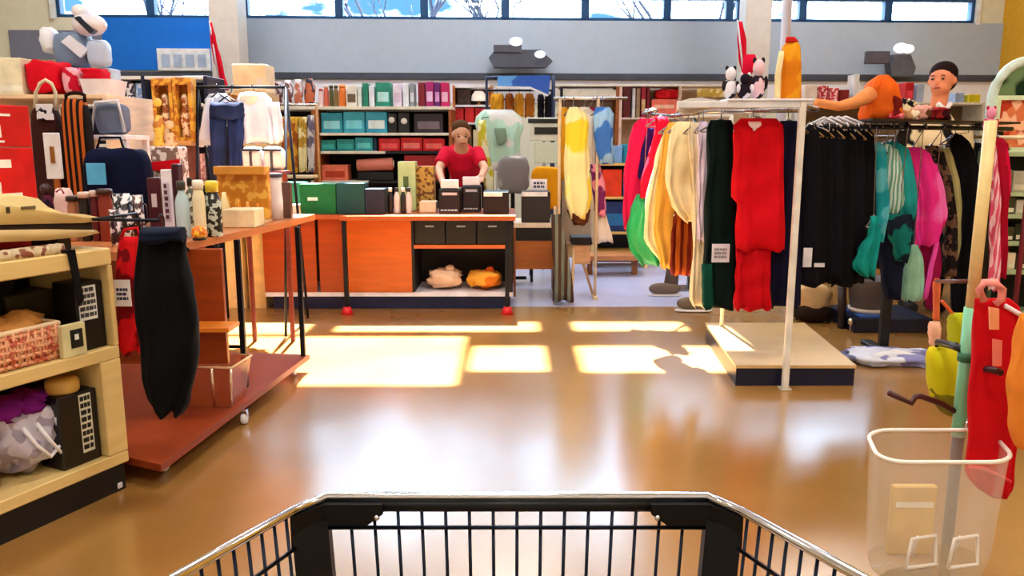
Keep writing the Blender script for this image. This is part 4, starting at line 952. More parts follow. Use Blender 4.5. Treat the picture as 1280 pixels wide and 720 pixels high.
# unit I with cream boards and books
YI = 10.1
i1, i2, i3, i4 = zat(106,YI), zat(114,YI), zat(124,YI), zat(147,YI)
ip = [('shelf_board', M().box(xat(694,110,YI), YI, zat(108,YI), xat(952,110,YI), YI+.4, i1, .002), CRM), ('header_panel', M().box(xat(696,110,YI), YI+.02, zat(121,YI), xat(772,110,YI), YI+.06, zat(112,YI), .002), CRM), ('shelf_board', M().box(xat(696,110,YI), YI+.01, zat(125,YI), xat(772,110,YI), YI+.4, zat(122.5,YI), .002), wood((120,84,50))),
      ('shelf_board', M().box(xat(778,110,YI), YI, zat(149,YI), xat(860,110,YI), YI+.4, i4, .002), mat((226,206,196))), ('back_panel', M().box(xat(700,110,YI), YI+.41, 0, xat(950,110,YI), YI+.43, zat(108.5,YI)), mat((206,180,150), rough=.8))]
for px, c in ((770, BRN), (774, mat((230,190,170))), (848, mat((200,170,150))), (700, BLACKM), (950, CRM)): ip.append(('upright', M().box(xat(px,130,YI), YI-.003, 0, xat(px,130,YI)+.035, YI+.35, zat(108.5,YI)), c))
thing('wall_shelves', 'long cream topped shelf unit behind the clothes racks', 'shelf unit', ip)
row('book_box', 'book', YI+.03, .22, i4+.001, [('dark red tall book, first on the back shelf right of the brown upright', 779, 789, 108, (90,8,16)), ('white book beside the dark red one', 790.5, 795, 110, (226,220,220)), ('grey gold book on the back shelf', 795.5, 801, 110, (150,120,90)), ('crimson topped book on the back shelf', 801.5, 808, 109, (160,14,40), None, None, (200,170,120)), ('wine red book, last before the coral box', 808.5, 813, 110, (120,8,20))])
carton('coral_box', 'coral box with pale top under the red satchel', 815, 846, 124, i4+.001, YI+.02, .3, (236,110,90), (246,190,160), lab=(.1,.9,.5,.7))
zs_ = zat(124,YI)
thing('red_satchel', 'red patterned satchel on top of the coral box', 'satchel', [('body', blob(820, 111.5, 853, 123.5, YI+.04, .2, .06, 3, p=.4), cloth((216,30,34), kind='print', c2=(180,10,20), sc=14)), ('strap', M().tube([at(824,112,YI+.1), at(838,110.5,YI+.1), at(850,112,YI+.1)], .008, 6), cloth((160,16,24)))])
row('gift_box', 'box', YI+.03, .22, zat(122,YI)+.0, [])
thing('gold_box', 'low gold box row under the cream board near the right column', 'box', [('gold_box', M().box(xat(872,115,YI), YI+.02, zat(121,YI), xat(915,115,YI), YI+.04, zat(110.5,YI), .002), mat((196,160,60), rough=.4, kind='print', c2=(236,214,150), sc=10))])
# wall mounted lamps
def wlamp(label, x0, x1, y0, y1, bulbs, c, c_small):
    Yw_ = wally(xat(x0, y0, 12))-.32
    p = [('housing', M().slab([at(x0,(y0+y1)/2,Yw_), at(x0+(x1-x0)*.08,y1,Yw_), at(x1-(x1-x0)*.1,y1,Yw_), at(x1,(y0+y1)/2+4,Yw_), at(x1-(x1-x0)*.2,y0+2,Yw_), at(x0+(x1-x0)*.1,y0+2,Yw_)], (0,.2,0)), mat(c, rough=.4)),
         ('bracket', M().box(xat((x0+x1)/2,y0,Yw_)-.05, Yw_+.201, zat(y1-6,Yw_), xat((x0+x1)/2,y0,Yw_)+.05, Yw_+.27, zat(y1-14,Yw_)), mat((60,62,70)))]
    for px, py, r in bulbs: p.append(('bulb', M().ball(at(px, py, Yw_-.03), (r*1.5, r, r), 12, 8), mat((255,255,255), rough=.4, emit=1.6)))
    if c_small: p.append(('arm', M().box(xat(c_small[0],70,Yw_), Yw_-.02, zat(c_small[3],Yw_), xat(c_small[2],70,Yw_), Yw_+.05, zat(c_small[1],Yw_), .01), mat((84,84,100), rough=.4)))
    return thing('wall_lamp', label, 'lamp', p)
wlamp('dark grey wall lamp with white bulbs, middle of the grey band', 611, 691, 60, 84, ((645,52,.06),(675,68,.05)), (76,80,98), (617, 56, 652, 66))
wlamp('grey wall lamp with one bright head, right part of the grey band', 1113, 1145, 66, 95, ((1126,60,.07),(1135,61,.06)), (88,94,110), (1082, 64, 1112, 80))
# ============================================================ far counters
YC = 6.2; ct = zat(268, YC); RED = wood((196,92,24), rough=.35, var=.14); RED2 = wood((160,62,16), rough=.35, var=.14)
x0, x1, x2, x3 = xat(328,300,YC), xat(426,300,YC), xat(514,300,YC), xat(641,300,YC)
cp = [('worktop', M().box(x0-.35, YC-.05, ct-.035, x3+.02, YC+.6, ct, .004), wood((170,84,44), rough=.35)),
 ('front_panel', M().box(x0, YC, .15, xat(372,300,YC), YC+.03, ct-.036), RED2), ('front_panel', M().box(xat(376,300,YC), YC, .15, xat(394,300,YC), YC+.03, ct-.036), RED2),
 ('front_panel', M().box(xat(398,300,YC), YC, .15, xat(428,300,YC), YC+.03, ct-.036), RED2), ('front_panel', M().box(xat(432,300,YC), YC-.003, .15, x2, YC+.03, ct-.036), RED, None, 'bright orange wood panel'),
 ('side_panel', M().box(x0-.33, YC+.1, .0, x0-.2, YC+.5, ct-.036), mat((236,206,140), rough=.5), None, 'cream panel'), ('side_panel', M().box(x0-.16, YC+.1, .0, x0-.03, YC+.5, ct-.036), mat((232,200,130), rough=.5), None, 'cream panel'),
 ('kick_rail', M().box(x0, YC+.005, .115, x3, YC+.5, .149), mat((232,230,240), rough=.4)), ('plinth', M().box(x0+.03, YC+.1, 0, x3-.02, YC+.5, .114), mat((30,44,90), rough=.5)),
 ('back_panel', M().box(x0, YC+.5, .15, x3, YC+.53, ct-.036), DARK), ('side_panel', M().box(x2+.0, YC, .15, x2+.02, YC+.49, ct-.036), DARK), ('side_panel', M().box(x3-.03, YC, .15, x3, YC+.49, ct-.036), DARK)]
zsh = zat(306, YC)
cp.append(('inner_shelf', M().box(x2+.021, YC-.005, zsh-.03, x3-.031, YC+.49, zsh, .002), wood((190,100,50))))
for k in range(3):
    xa = x2+.025+(x3-x2-.06)*k/3; xb = xa+(x3-x2-.06)/3-.006
    cp.append(('drawer', M().box(xa, YC+.01, zsh+.002, xb, YC+.45, ct-.05, .004), mat((14,13,20), rough=.4), [('pull', M().box((xa+xb)/2-.035, YC-.002, ct-.10, (xa+xb)/2+.035, YC+.009, ct-.085), metal((170,170,180)))]))
for px in (432, 634):
    xx = xat(px, 330, YC-.12); cp.append(('post', M().box(xx-.016, YC-.14, .06, xx+.016, YC-.108, ct-.036), BLACKM, [('red_foot', M().lathe((xx, YC-.124, 0), [(0,0),(.05,0),(.028,.059),(0,.0595)], 12), plastic((226,30,40)))]))
cp.append(('worktop', M().box(xat(426,300,YC-.12), YC-.15, ct-.035, x3+.02, YC-.051, ct-.001), wood((170,84,44), rough=.35)))
thing('service_counter', 'orange wooden service counter with black drawers in the middle distance', 'counter', cp)
# bags in the open compartment
zk_ = .15
def bag(label, x0, x1, yt, Y, c, tie, seed, c2=None):
    b = blob(x0, yt, x1, 372, Y, .26, .35, seed, z0=zk_+.001, p=.75)
    return thing('sack', label, 'sack', [('body', b, cloth(c, kind='blotch' if c2 else None, c2=c2, sc=6)), ('neck', blob((x0+x1)/2+2, yt-6, (x0+x1)/2+13, yt+6, Y+.08, .08, .3, seed+1), cloth(tie))])
bag('crumpled cream sack on the left in the counter opening', 531, 578, 338, YC+.05, (226,190,160), (226,190,160), 4)
bag('yellow and orange sack on the right in the counter opening', 582, 628, 340, YC+.05, (236,170,60), (214,90,30), 9, (226,120,30))
# goods on the counter
zz = ct+.001
def cbx(name, lb, x0, x1, yt, Y, D, c, lc=None, cat='box', **k): return carton(name, lb, x0, x1, yt, zz, Y, D, c, lc, cat=cat, **k)
cbx('crate', 'bright green crate at the left end of the service counter', 352, 378, 228, 6.45, .2, (30,130,90))
cbx('crate', 'green box with white oval mark on the service counter', 374, 419, 230, 6.22, .2, (10,104,50), (216,236,226), lab=(.22,.5,.45,.56))
cbx('crate', 'dark teal box right of the green box on the counter', 420, 455, 229, 6.22, .2, (14,70,66))
cbx('crate', 'navy box right of the dark teal box on the counter', 456, 481, 236, 6.22, .2, (26,36,54))
cbx('flat_box', 'thin white tray at the far left of the service counter', 362, 372.5, 256, 6.25, .1, (236,226,214))
for i, (px, c) in enumerate(((488,(24,22,26)), (496,(226,222,220)), (504,(22,22,26)), (511,(220,216,214)))):
    x = xat(px, 250, 6.3); b_, cp_ = bottle(x, 6.3, zz, .023, .20, neck=.55)
    thing('bottle', ('black bottle with white cap, first of four on the counter', 'white bottle, second of four on the counter', 'black bottle with white cap, third of four on the counter', 'white bottle, last of four on the counter')[i], 'bottle', [('body', b_, plastic(c)), ('cap', cp_, plastic((230,228,226) if i % 2 == 0 else (40,40,44)))])
cbx('gold_box', 'golden bag shaped box on the service counter beside the bottles', 520, 542, 208, 6.6, .15, (206,160,70), kind='print', c2=(120,70,30))
carton('pale_green_box', 'pale green box behind the four bottles on the counter', 497, 519, 202, zz, 6.55, .15, (196,214,150), (90,110,60), lab=(.3,.6,.4,.7))
cbx('flat_box', 'low cream box in front of the golden box on the counter', 524, 545, 252, 6.35, .15, (240,214,180))
# label printer / till cluster
def till(label, x0, x1, yt, Y, dark, pale, seed):
    bx = sbox(x0, x1, yt, zz, Y, .25, .012); lo, hi = bx.bb(); m = (lo.x+hi.x)/2
    kb = M()
    for r in range(3):
        for q in range(5): kb.box(lo.x+.02+q*(hi.x-lo.x-.04)/5, Y-.05+r*.016-.0, zz+.022, lo.x+.02+(q+.7)*(hi.x-lo.x-.04)/5, Y-.04+r*.016, zz+.03)
    return thing('cash_register', label, 'cash register', [('body', bx, plastic(dark)), ('keypad', M().box(lo.x+.01, Y-.06, zz, hi.x-.01, Y-.001, zz+.022), plastic((30,30,34)), [('keys', kb, plastic(pale))]), ('display', M().box(m-.07, Y+.02, hi.z+.001, m+.07, Y+.05, hi.z+.07, .004), plastic(pale)), ('slot', M().box(lo.x+.03, Y-.004, hi.z-.05, hi.x-.03, Y, hi.z-.03), plastic((190,190,196)))])
till('black cash register with pale display left on the counter', 548, 576, 236, 6.3, (22,20,26), (226,224,230), 1)
till('black cash register with white display beside the clerk', 577, 601, 232, 6.45, (30,26,34), (236,232,238), 2)
cbx('printer', 'wide black printer with a white top strip on the counter', 604, 636, 240, 6.25, .3, (16,15,20), (236,226,220), cat='printer', lab=(.02,.75,.8,.98))
# second counter, behind
YD = 6.75; zd_ = zat(279, YD)
xa, xb = xat(642,300,YD), xat(696,300,YD)
thing('side_counter', 'low wooden counter with pale top right of the service counter', 'counter', [('worktop', M().box(xa, YD, zd_-.04, xb, YD+.5, zd_, .004), mat((240,220,196), rough=.4)), ('drawer_front', M().box(xa+.02, YD+.02, zat(301,YD), xb-.02, YD+.05, zd_-.041), mat((16,12,14))), ('front_panel', M().box(xa+.02, YD+.025, zat(337,YD), xb-.02, YD+.06, zat(301.5,YD)), wood((176,96,36))), ('side_panel', M().box(xa, YD+.02, 0, xa+.019, YD+.48, zd_-.041), wood((150,76,36))), ('side_panel', M().box(xb-.019, YD+.02, 0, xb, YD+.48, zd_-.041), wood((150,76,36)))])
zz2 = zd_+.001
carton('receipt_machine', 'small dark machine with white lid on the low side counter', 652, 688, 240, zz2, YD+.03, .25, (40,30,34), (232,226,226), cat='machine', lab=(0,.9,.86,1))
thing('small_sign', 'small white sign with dark print on the dark machine', 'sign', [('plate', pbox(663, 224, 684, 238, YD+.1, .02, .002), mat((236,230,236), rough=.5)), ('print', letters(xat(667,230,YD+.1), xat(681,230,YD+.1), zat(236,YD+.1), zat(227,YD+.1), YD+.1, 2, 5), mat((60,60,110)))])
# folded cloth standing
thing('folded_banner', 'narrow grey green cloth hanging to the floor right of the side counter', 'cloth', [('cloth', drape([(268,689,700),(300,690,707),(340,692,714),(376,690,718)], 6.45, .12, 5, .03, dY=0, seed=7), cloth((124,130,120), kind='stripe', c2=(84,60,50), sc=6)), ('pole', M().tube([(xat(694,268,6.45), 6.45, .005), (xat(694,268,6.45), 6.45, zat(258,6.45))], .012, 8), wood((190,160,130)))])
# ============================================================ middle distance: dresses and shelves right of the side counter
def garment(name, cat, label, Y, rows, c, zr, hpx=None, th=.09, folds=4, amp=.014, sleeves=(), hw=.26, seed=0, extra=(), mt=None, hcol=None, **k):
    m = mt or cloth(c)
    parts = [('body', drape(rows, Y, th, folds, amp, seed=seed, **k), m)]
    for s in sleeves:
        sr, sc_ = (s, c) if not isinstance(s, tuple) else s
        parts.append(('sleeve', drape(sr, Y-.0, th*.75, 3, amp*.5, 24, seed=seed+3), cloth(sc_) if sc_ != c else m))
    parts += list(extra)
    top = rows[0]
    parts.append(('hanger', hanger(hpx or (top[1]+top[2])/2, top[0]+1, Y, zr, hw), hcol or metal((150,150,160))))
    return thing(name, label, cat, parts)
# rail M, Y 6.5 - yellow dress etc.
YM = 6.7; zm = zat(123, YM)
thing('garment_rail', 'pale clothes rail with the cream and yellow dress', 'clothes rail', [('rail', M().tube([(xat(692,128,YM), YM, zm), (xat(784,128,YM), YM, zm)], .012, 8), metal((200,200,205)))]+[('leg', M().tube([(xat(p,128,YM), YM, .01), (xat(p,128,YM), YM, zm)], .013, 8), mat((220,190,150))) for p in (700, 748)]+[('foot', M().box(xat(p,128,YM)-.02, YM-.08, 0, xat(p,128,YM)+.02, YM+.08, .03, .004), mat((220,190,150))) for p in (700, 748)])
RAIL[0] = (Vector((xat(692,123,YM), YM, 0)), Vector((xat(784,123,YM), YM, 0)))
garment('dress', 'dress', 'cream and yellow dress with brown hem on the pale rail', YM-.05, [(134,712,722),(145,707,736),(175,706,735),(215,705,737),(245,706,740),(272,712,734)], (246,226,130), zm, mt=cloth((250,236,170), kind='blotch', c2=(246,214,60), sc=3), th=.12, extra=[('hem', drape([(262,708,738),(272,712,736),(280,717,734)], YM-.04, .10, 3, .01), cloth((90,46,20)))], hw=.16)
garment('jacket', 'jacket', 'golden yellow jacket left of the cream and yellow dress', YM+.15, [(134,699,708),(142,697,712),(200,698,710),(225,700,708)], (214,150,30), zm, hw=.1, th=.07)
garment('dress', 'dress', 'white dress hanging between the yellow dress and denim shirt', YM+.12, [(134,724,736),(142,722,746),(180,728,744),(200,730,744),(240,736,752),(270,738,758),(302,740,766)], (238,224,206), zm, hw=.16, th=.1, seed=5)
garment('shirt', 'shirt', 'maroon shirt behind the denim shirt on the pale rail', YM+.24, [(134,733,742),(140,732,750),(175,734,748),(235,740,750)], (130,16,50), zm, hw=.1)
garment('shirt', 'shirt', 'blotchy blue denim shirt on the pale rail', YM-.02, [(134,745,762),(142,742,767),(160,742,766),(185,744,766),(204,750,768)], (60,120,206), zm, mt=cloth((64,120,206), kind='blotch', c2=(150,196,240), sc=6), hw=.2, th=.12)
garment('skirt', 'skirt', 'purple and pink long skirt under the denim shirt', YM+.05, [(205,738,750),(230,740,756),(270,744,758)], (150,60,130), zm, mt=cloth((120,40,100), kind='blotch', c2=(240,150,170), sc=8), hw=.1)
# yellow chair and its things
zsC = .45
YX = 7.8
thing('chair', 'bright yellow padded chair behind the side counter', 'chair', [('backrest', blob(664, 208, 702, 262, YX+.1, .1, .06, 3, p=.45), cloth((226,150,10))), ('seat', M().box(xat(662,262,YX), YX-.3, .42, xat(702,262,YX), YX+.12, .48, .02), cloth((220,146,12)))]+[('leg', M().tube([(x_, y_, 0.005), (x_, y_, .42)], .014, 8), BLACKM) for x_ in (xat(664,262,YX), xat(700,262,YX)) for y_ in (YX-.27, YX+.1)]+[('back_post', M().tube([(x_, YX+.16, .45), (x_, YX+.16, .95)], .012, 8), BLACKM) for x_ in (xat(670,262,YX), xat(696,262,YX))])
# pale mint t-shirt on a stand, grey rounded chair back
thing('display_stand', 'pale mint printed t-shirt shown on a white T-stand', 'stand', [
  ('pole', M().tube([(xat(622,200,8.72), 8.76, .01), (xat(622,200,8.72), 8.76, zat(140,8.72))], .018, 8), mat((220,230,224))),
  ('foot', M().lathe((xat(622,200,8.72), 8.76, 0), [(0,0),(.09,0),(.09,.02),(.03,.03),(0,.03)], 20), mat((220,230,224))),
  ('shirt', drape([(137,604,640),(144,596,650),(158,592,656),(170,604,650),(196,606,650),(212,608,648)], 8.66, .12, 5, .02), cloth((236,234,228), kind='blotch', c2=(190,226,206), sc=4)),
  ('print', drape([(160,618,632),(175,620,634),(180,621,631)], 8.57, .02, 2, .003, 20), cloth((126,150,126)))])
thing('lime_scarf', 'lime yellow scarf hanging right of the red shirted clerk', 'scarf', [('scarf', drape([(150,598,607),(180,597,609),(215,602,616),(240,607,616)], 8.45, .06, 3, .012), cloth((206,200,60), kind='blotch', c2=(240,240,200), sc=8)), ('hook', M().tube([at(602,152,8.45), at(603,147,8.47), (xat(616,146,8.6), 8.72, zat(146,8.7))], .005, 6), BLACKM)])
thing('office_chair', 'grey rounded office chair back behind the black printer', 'chair', [('backrest', blob(622, 195, 662, 243, 7.62, .12, .08, 5, p=.6), cloth((130,122,122), kind='blotch', c2=(200,196,192), sc=2.5)), ('spine', M().tube([(xat(641,240,7.7), 7.76, .45), (xat(641,240,7.7), 7.745, 1.0)], .02, 8), BLACKM), ('seat', M().box(xat(623,260,7.6), 7.32, .44, xat(659,260,7.6), 7.72, .52, .03), cloth((50,46,52))), ('post', M().tube([(xat(641,260,7.6), 7.55, .06), (xat(641,260,7.6), 7.55, .44)], .022, 8), BLACKM), ('star_base', M().tube([(xat(641,260,7.6)-.13, 7.55, .04), (xat(641,260,7.6)+.13, 7.55, .04)], .018, 6).tube([(xat(641,260,7.6), 7.35, .04), (xat(641,260,7.6), 7.75, .04)], .018, 6), BLACKM)])
thing('white_screen', 'pale square screen with black bar on a post behind the yellow chair', 'screen', [('panel', pbox(662, 147, 697, 176, 8.2, .05, .006), plastic((222,226,212))), ('bar', pbox(668, 159, 697, 168, 8.19, .01, .001), plastic((18,16,18))), ('bar', pbox(660, 148.5, 697, 154, 8.188, .01, .001), plastic((20,18,20))), ('lower_panel', pbox(668, 178, 698, 204, 8.2, .05, .006), plastic((212,222,200))), ('post', M().tube([(xat(680,200,8.28), 8.275, .01), (xat(680,200,8.28), 8.275, zat(150,8.28))], .018, 8), mat((190,190,180)))])
# unit behind the rail M : small orange / navy panels
YN = 8.4
zn1, zn2 = zat(246, YN), zat(208, YN)
shelves('low_shelves', 'low shelf unit with orange red box behind the white dress', xat(744,250,YN), xat(812,250,YN), YN, .35, [zn1, zat(204,YN), zat(315,YN), zat(290,YN)], wood((230,190,110)), wood((236,200,130)), back=mat((16,40,80), rough=.6))
row('storage_box', 'box', YN+.03, .25, zn1+.001, [('orange red box on the low shelf behind the white dress', 753, 778, 212, (236,60,20)), ('blue box right of the orange red one on the low shelf', 779, 796, 216, (40,110,190))])
row('storage_box', 'box', YN+.03, .25, zat(290,YN)+.001, [('dark blue box on the lower board of the low shelf', 756, 784, 252, (20,50,110), None, None, (30,110,170))])
row('storage_box', 'box', YN+.03, .25, zat(204,YN)+.001, [('teal box at the back between denim shirt and crimson coat', 779, 790, 180, (30,140,170)), ('pale pink bag shaped box between denim shirt and crimson coat', 790.5, 800, 176, (240,200,216)), ('light blue box beside the denim shirt', 768, 778.5, 182, (120,170,226))])
# wooden bench and cream box behind
thing('low_bench', 'low wooden bench at the back behind the green garment', 'bench', [('top', M().box(xat(730,320,8.0), 7.85, .16, xat(800,320,8.0), 8.15, .21, .004), wood((196,130,80)))]+[('leg', M().box(xx, 7.95, 0, xx+.05, 8.05, .159), wood((150,90,50))) for xx in (xat(734,320,8.0), xat(790,320,8.0))])
thing('wire_easel', 'slim wooden easel leg stand right of the folded banner', 'easel', [('leg', M().tube([at(718,300,6.9), Vector((xat(712,335,7.0), 6.7, .005))], .012, 6), wood((226,180,130))), ('leg', M().tube([at(720,300,6.9), Vector((xat(740,335,7.0), 6.9, .005))], .012, 6), wood((200,150,100))), ('tray', M().box(xat(714,300,6.9), 6.86, zat(305,6.9), xat(740,300,6.9), 7.1, zat(296,6.9), .004), mat((20,14,14))), ('box', M().box(xat(718,300,6.9), 6.88, zat(330,6.9), xat(738,300,6.9), 7.05, zat(306,6.9)-.001, .004), wood((226,170,120)))])
RAIL[0] = None
# ============================================================ rack L: crimson / green garments
YL = 5.75; zl = zat(140, YL)
thing('garment_rail', 'dark clothes rail carrying the crimson jackets', 'clothes rail', [('rail', M().tube([(xat(820,145,5.5), 5.5, zl), (xat(804,145,6.0), 6.0, zl), (1.60, 7.15, zl)], .012, 8), metal((150,150,150))), ('leg', M().tube([(1.60, 7.15, .021), (1.60, 7.15, zl)], .014, 8), metal((140,140,140))), ('foot', M().box(1.50, 7.02, 0, 1.70, 7.28, .02, .004), metal((140,140,140)))])
RAIL[0] = (Vector((xat(820,145,5.5), 5.5, 0)), Vector((xat(804,145,6.0), 6.0, 0)))
garment('jacket', 'jacket', 'long crimson jacket, leftmost of the crimson ones', 5.85, [(148,800,818),(156,792,822),(180,785,812),(220,780,806),(260,779,800),(286,780,793)], (206,20,76), zl, th=.12, hw=.2, extra=[('lining', drape([(160,810,824),(190,801,818),(222,797,806)], 5.775, .03, 2, .005), cloth((30,16,90)), None, 'dark blue lining')])
garment('jacket', 'jacket', 'bright crimson jacket with dark inside, in front of the long one', 5.62, [(146,818,834),(156,820,838),(190,812,837),(220,802,834),(246,800,815)], (214,10,50), zl, th=.12, hw=.2, extra=[('lining', drape([(160,828,838),(200,822,837),(235,815,830)], 5.545, .03, 2, .005), cloth((60,4,24)))])
garment('skirt', 'skirt', 'emerald green satin skirt hanging below the crimson jackets', 5.70, [(243,796,812),(262,788,812),(290,783,812),(310,786,818),(330,800,826)], (10,150,84), zl, th=.12, mt=cloth((8,146,80), rough=.4, spec=.5), hw=.1)
RAIL[0] = None
# ============================================================ rack J : front clothes rack with platform
pf = [(1.215, 4.2), (1.87, 4.2), (1.965, 5.25), (1.30, 5.25)]
def shr(p, k): cx_ = 1.59; cy_ = 4.72; return [(cx_+(x-cx_)*k, cy_+(y-cy_)*k) for x, y in p]
thing('platform', 'low display platform with pale wooden top and dark blue sides', 'platform', [('base', M().prism(shr(pf, .985), 0, .10), mat((8,16,44), rough=.35)), ('top', M().prism(pf, .1005, .118), wood((214,176,118), rough=.35, var=.1))])
zj = zat(132, 4.17)
xp = xat(999, 200, 4.14)
def lerp(a, b, t): return a+(b-a)*t
R0, RM, R1 = Vector((1.60, 4.33, zj-.018)), Vector((1.10, 4.42, zj-.018)), Vector((1.01, 5.18, zj-.018))
jr = [('post', M().box(xp-.016, 4.125, .012, xp+.016, 4.155, zj+.02, .003), mat((232,226,214), rough=.35), [('post_foot', M().box(xp-.03, 4.11, 0, xp+.03, 4.17, .0115, .002), mat((200,190,170)))]),
      ('beam', M().box(xat(845,130,4.17), 4.125, zj-.012, xp-.017, 4.155, zj+.02, .003), mat((226,224,226), rough=.35)),
      ('rail', M().tube([R0, RM, R1], .011, 8), metal((170,170,178))),
      ('rail', M().tube([(xp, 4.157, zj), R0+Vector((0,-.04,.006)), R0], .011, 8), metal((170,170,178))),
      ('post', M().tube([(1.385, 5.16, .12), (1.385, 5.16, zj-.012)], .014, 8), mat((220,216,210))),
      ('arm', M().tube([(1.385, 5.16, zj-.018), (1.01, 5.18, zj-.018)], .010, 8), mat((220,216,210))),
      ('top_plate', M().box(xat(905,126,4.2), 4.12, zj+.0205, xat(1012,126,4.2), 4.36, zj+.032, .003), mat((236,232,240), rough=.3))]
thing('clothes_rack', 'white clothes rack with slim front post holding the red dress', 'clothes rack', jr)
def onr(t): return R0.lerp(R1, t)
zJ = R0.z
g = garment
RAIL[0] = (R0, RM)
g('jacket', 'jacket', 'dark navy jacket right behind the red dress', 4.36, [(151,976,996),(160,970,1001),(220,966,1000),(300,962,1000),(382,960,1001)], (14,16,44), zJ, th=.09, hw=.22)
g('dress', 'dress', 'bright red two tier dress at the front of the white rack', 4.27, [(148,926,970),(153,918,978),(175,917,979),(220,916,979),(249,914,980),(251,921,980),(285,920,981),(312,920,981)], (214,6,24), zJ, th=.10, hw=.26, folds=5, amp=.012,
  extra=[('skirt', drape([(306,921,964),(330,920,963),(360,919,962),(386,917,964)], 4.285, .08, 7, .014), cloth((200,4,20))), ('neck_print', drape([(152,935,951),(156,936,952),(161,940,947)], 4.225, .012, 2, .001, 20), cloth((244,214,214)), None, 'white neck print')])
g('dress', 'dress', 'very dark green long dress with white tag left of the red dress', 4.40, [(150,888,914),(158,884,918),(200,884,920),(260,881,921),(330,879,921),(384,878,921)], (4,24,22), zJ, th=.10, hw=.24, extra=[('price_tag', pbox(890,305,912,328, 4.33, .006, .001), mat((232,228,236)), [('print', letters(xat(893,312,4.33), xat(909,312,4.33), zat(324,4.33), zat(310,4.33), 4.33, 3, 3), mat((150,140,150)))]), ('hem_panel', drape([(330,877,890),(384,878,892)], 4.36, .06, 2, .005), cloth((6,70,54)), None, 'green side hem')])
RAIL[0] = (RM, R1)
g('blouse', 'blouse', 'pale grey lilac blouse between dark green dress and cream dress', 4.55, [(152,874,884),(165,872,888),(240,872,882),(300,872,880)], (214,196,214), zJ, th=.07, hw=.1)
g('dress', 'dress', 'long cream dress reaching lowest, beside the dark green dress', 4.62, [(153,862,878),(165,860,880),(250,866,880),(320,866,880),(372,862,878),(382,866,882)], (226,208,170), zJ, th=.08, hw=.14)
g('blouse', 'blouse', 'short cream blouse with full sleeve over the brown skirt', 4.70, [(152,846,866),(158,840,872),(190,834,870),(230,832,868),(262,842,872),(276,856,874)], (244,222,170), zJ, th=.12, hw=.2)
g('skirt', 'skirt', 'rust brown pleated skirt on the white rack', 4.80, [(256,846,868),(285,840,872),(320,838,870),(342,838,866)], (150,58,14), zJ, th=.10, folds=9, amp=.016, hw=.14, mt=cloth((176,84,20), kind='stripe', c2=(110,26,8), sc=7))
RAIL[0] = (RM, R1)
g('dress', 'dress', 'golden yellow pleated dress on the white rack', 4.90, [(153,836,852),(166,830,860),(220,822,858),(280,816,850),(334,826,850)], (240,176,70), zJ, th=.10, hw=.2, folds=8)
g('dress', 'dress', 'pale cream yellow long dress, leftmost on the white rack', 5.05, [(153,838,852),(160,832,850),(200,818,848),(260,806,840),(300,806,836),(330,828,842)], (252,232,176), zJ, th=.12, hw=.2, folds=7, amp=.02)
RAIL[0] = (K0, K1) if False else None
thing('garment_cover', 'grey beige shoulder cover over the cream clothes', 'garment cover', [('shell', M().loft([[at(846+k*34/8, 141, 4.2+.0)+Vector((0, y_, 0)) for k in range(9)] for y_ in (0, .001)], cap=False, closed=False) if False else drape([(123,862,880),(127,850,905),(134,846,908),(140,846,880)], 4.22, .12, 2, .004), cloth((176,168,156))), ('clip', M().box(xat(876,124,4.2)-.01, 4.2, zat(124,4.2)-.005, xat(876,124,4.2)+.01, 4.24, zat(124,4.2)+.012), metal((190,190,190)))])
# cluster on top plate
zt2 = zj+.033
def plush(label, px, yt, Y, r, c, c2, zb_, name='plush_toy'):
    x = xat(px, yt+15, Y); zt_ = zat(yt, Y); H = zt_-zb_
    p = [('body', M().ball((x, Y, zb_+H*.32), (r, r*.8, H*.32), 14, 9, .1, int(px)), cloth(c, kind='blotch', c2=c2, sc=20)), ('head', M().ball((x, Y-.005, zb_+H*.78), (r*.75, r*.7, H*.22), 14, 9), cloth(c))]
    for s in (-1, 1): p.append(('ear', M().ball((x+s*r*.55, Y, zb_+H*.97), (r*.25, r*.18, H*.08), 8, 6), cloth(c2)))
    for s in (-1, 1): p.append(('arm', M().ball((x+s*r*.95, Y-.01, zb_+H*.42), (r*.3, r*.3, H*.17), 10, 7), cloth(c2)))
    return thing(name, label, 'toy', p)
plush('small white toy with dark ears, left on top of the white rack', 913, 84, 4.24, .036, (240,234,240), (40,34,40), zt2)
plush('black and white toy in the middle on top of the white rack', 931, 92, 4.20, .036, (30,22,36), (230,226,236), zt2)
plush('pink and white toy with black scarf, right on top of the rack', 948, 74, 4.26, .040, (240,200,210), (40,30,40), zt2)
thing('red_scarf', 'red scarf draped behind the toys on top of the white rack', 'scarf', [('red_scarf', drape([(68,930,944),(80,928,948),(98,927,936),(124,927,935)], 4.33, .03, 3, .004, 24), cloth((206,10,50)))])
thing('folded_umbrella', 'orange and gold folded cloth standing upright on the rack top', 'cloth', [('body', drape([(50,985,996),(58,979,1000),(90,972,1001),(127,971,1001)], 4.24, .07, 4, .006, hem=0), cloth((226,130,20), kind='blotch', c2=(236,160,30), sc=9)), ('cream_fold', drape([(64,974,980),(95,969,976),(126,968,975)], 4.20, .04, 2, .003, 24, hem=0), cloth((246,226,170))), ('top_tip', drape([(46,983,993),(53,982,998)], 4.24, .05, 2, .002, 24, hem=0), cloth((206,40,30)), None, 'red tip')])
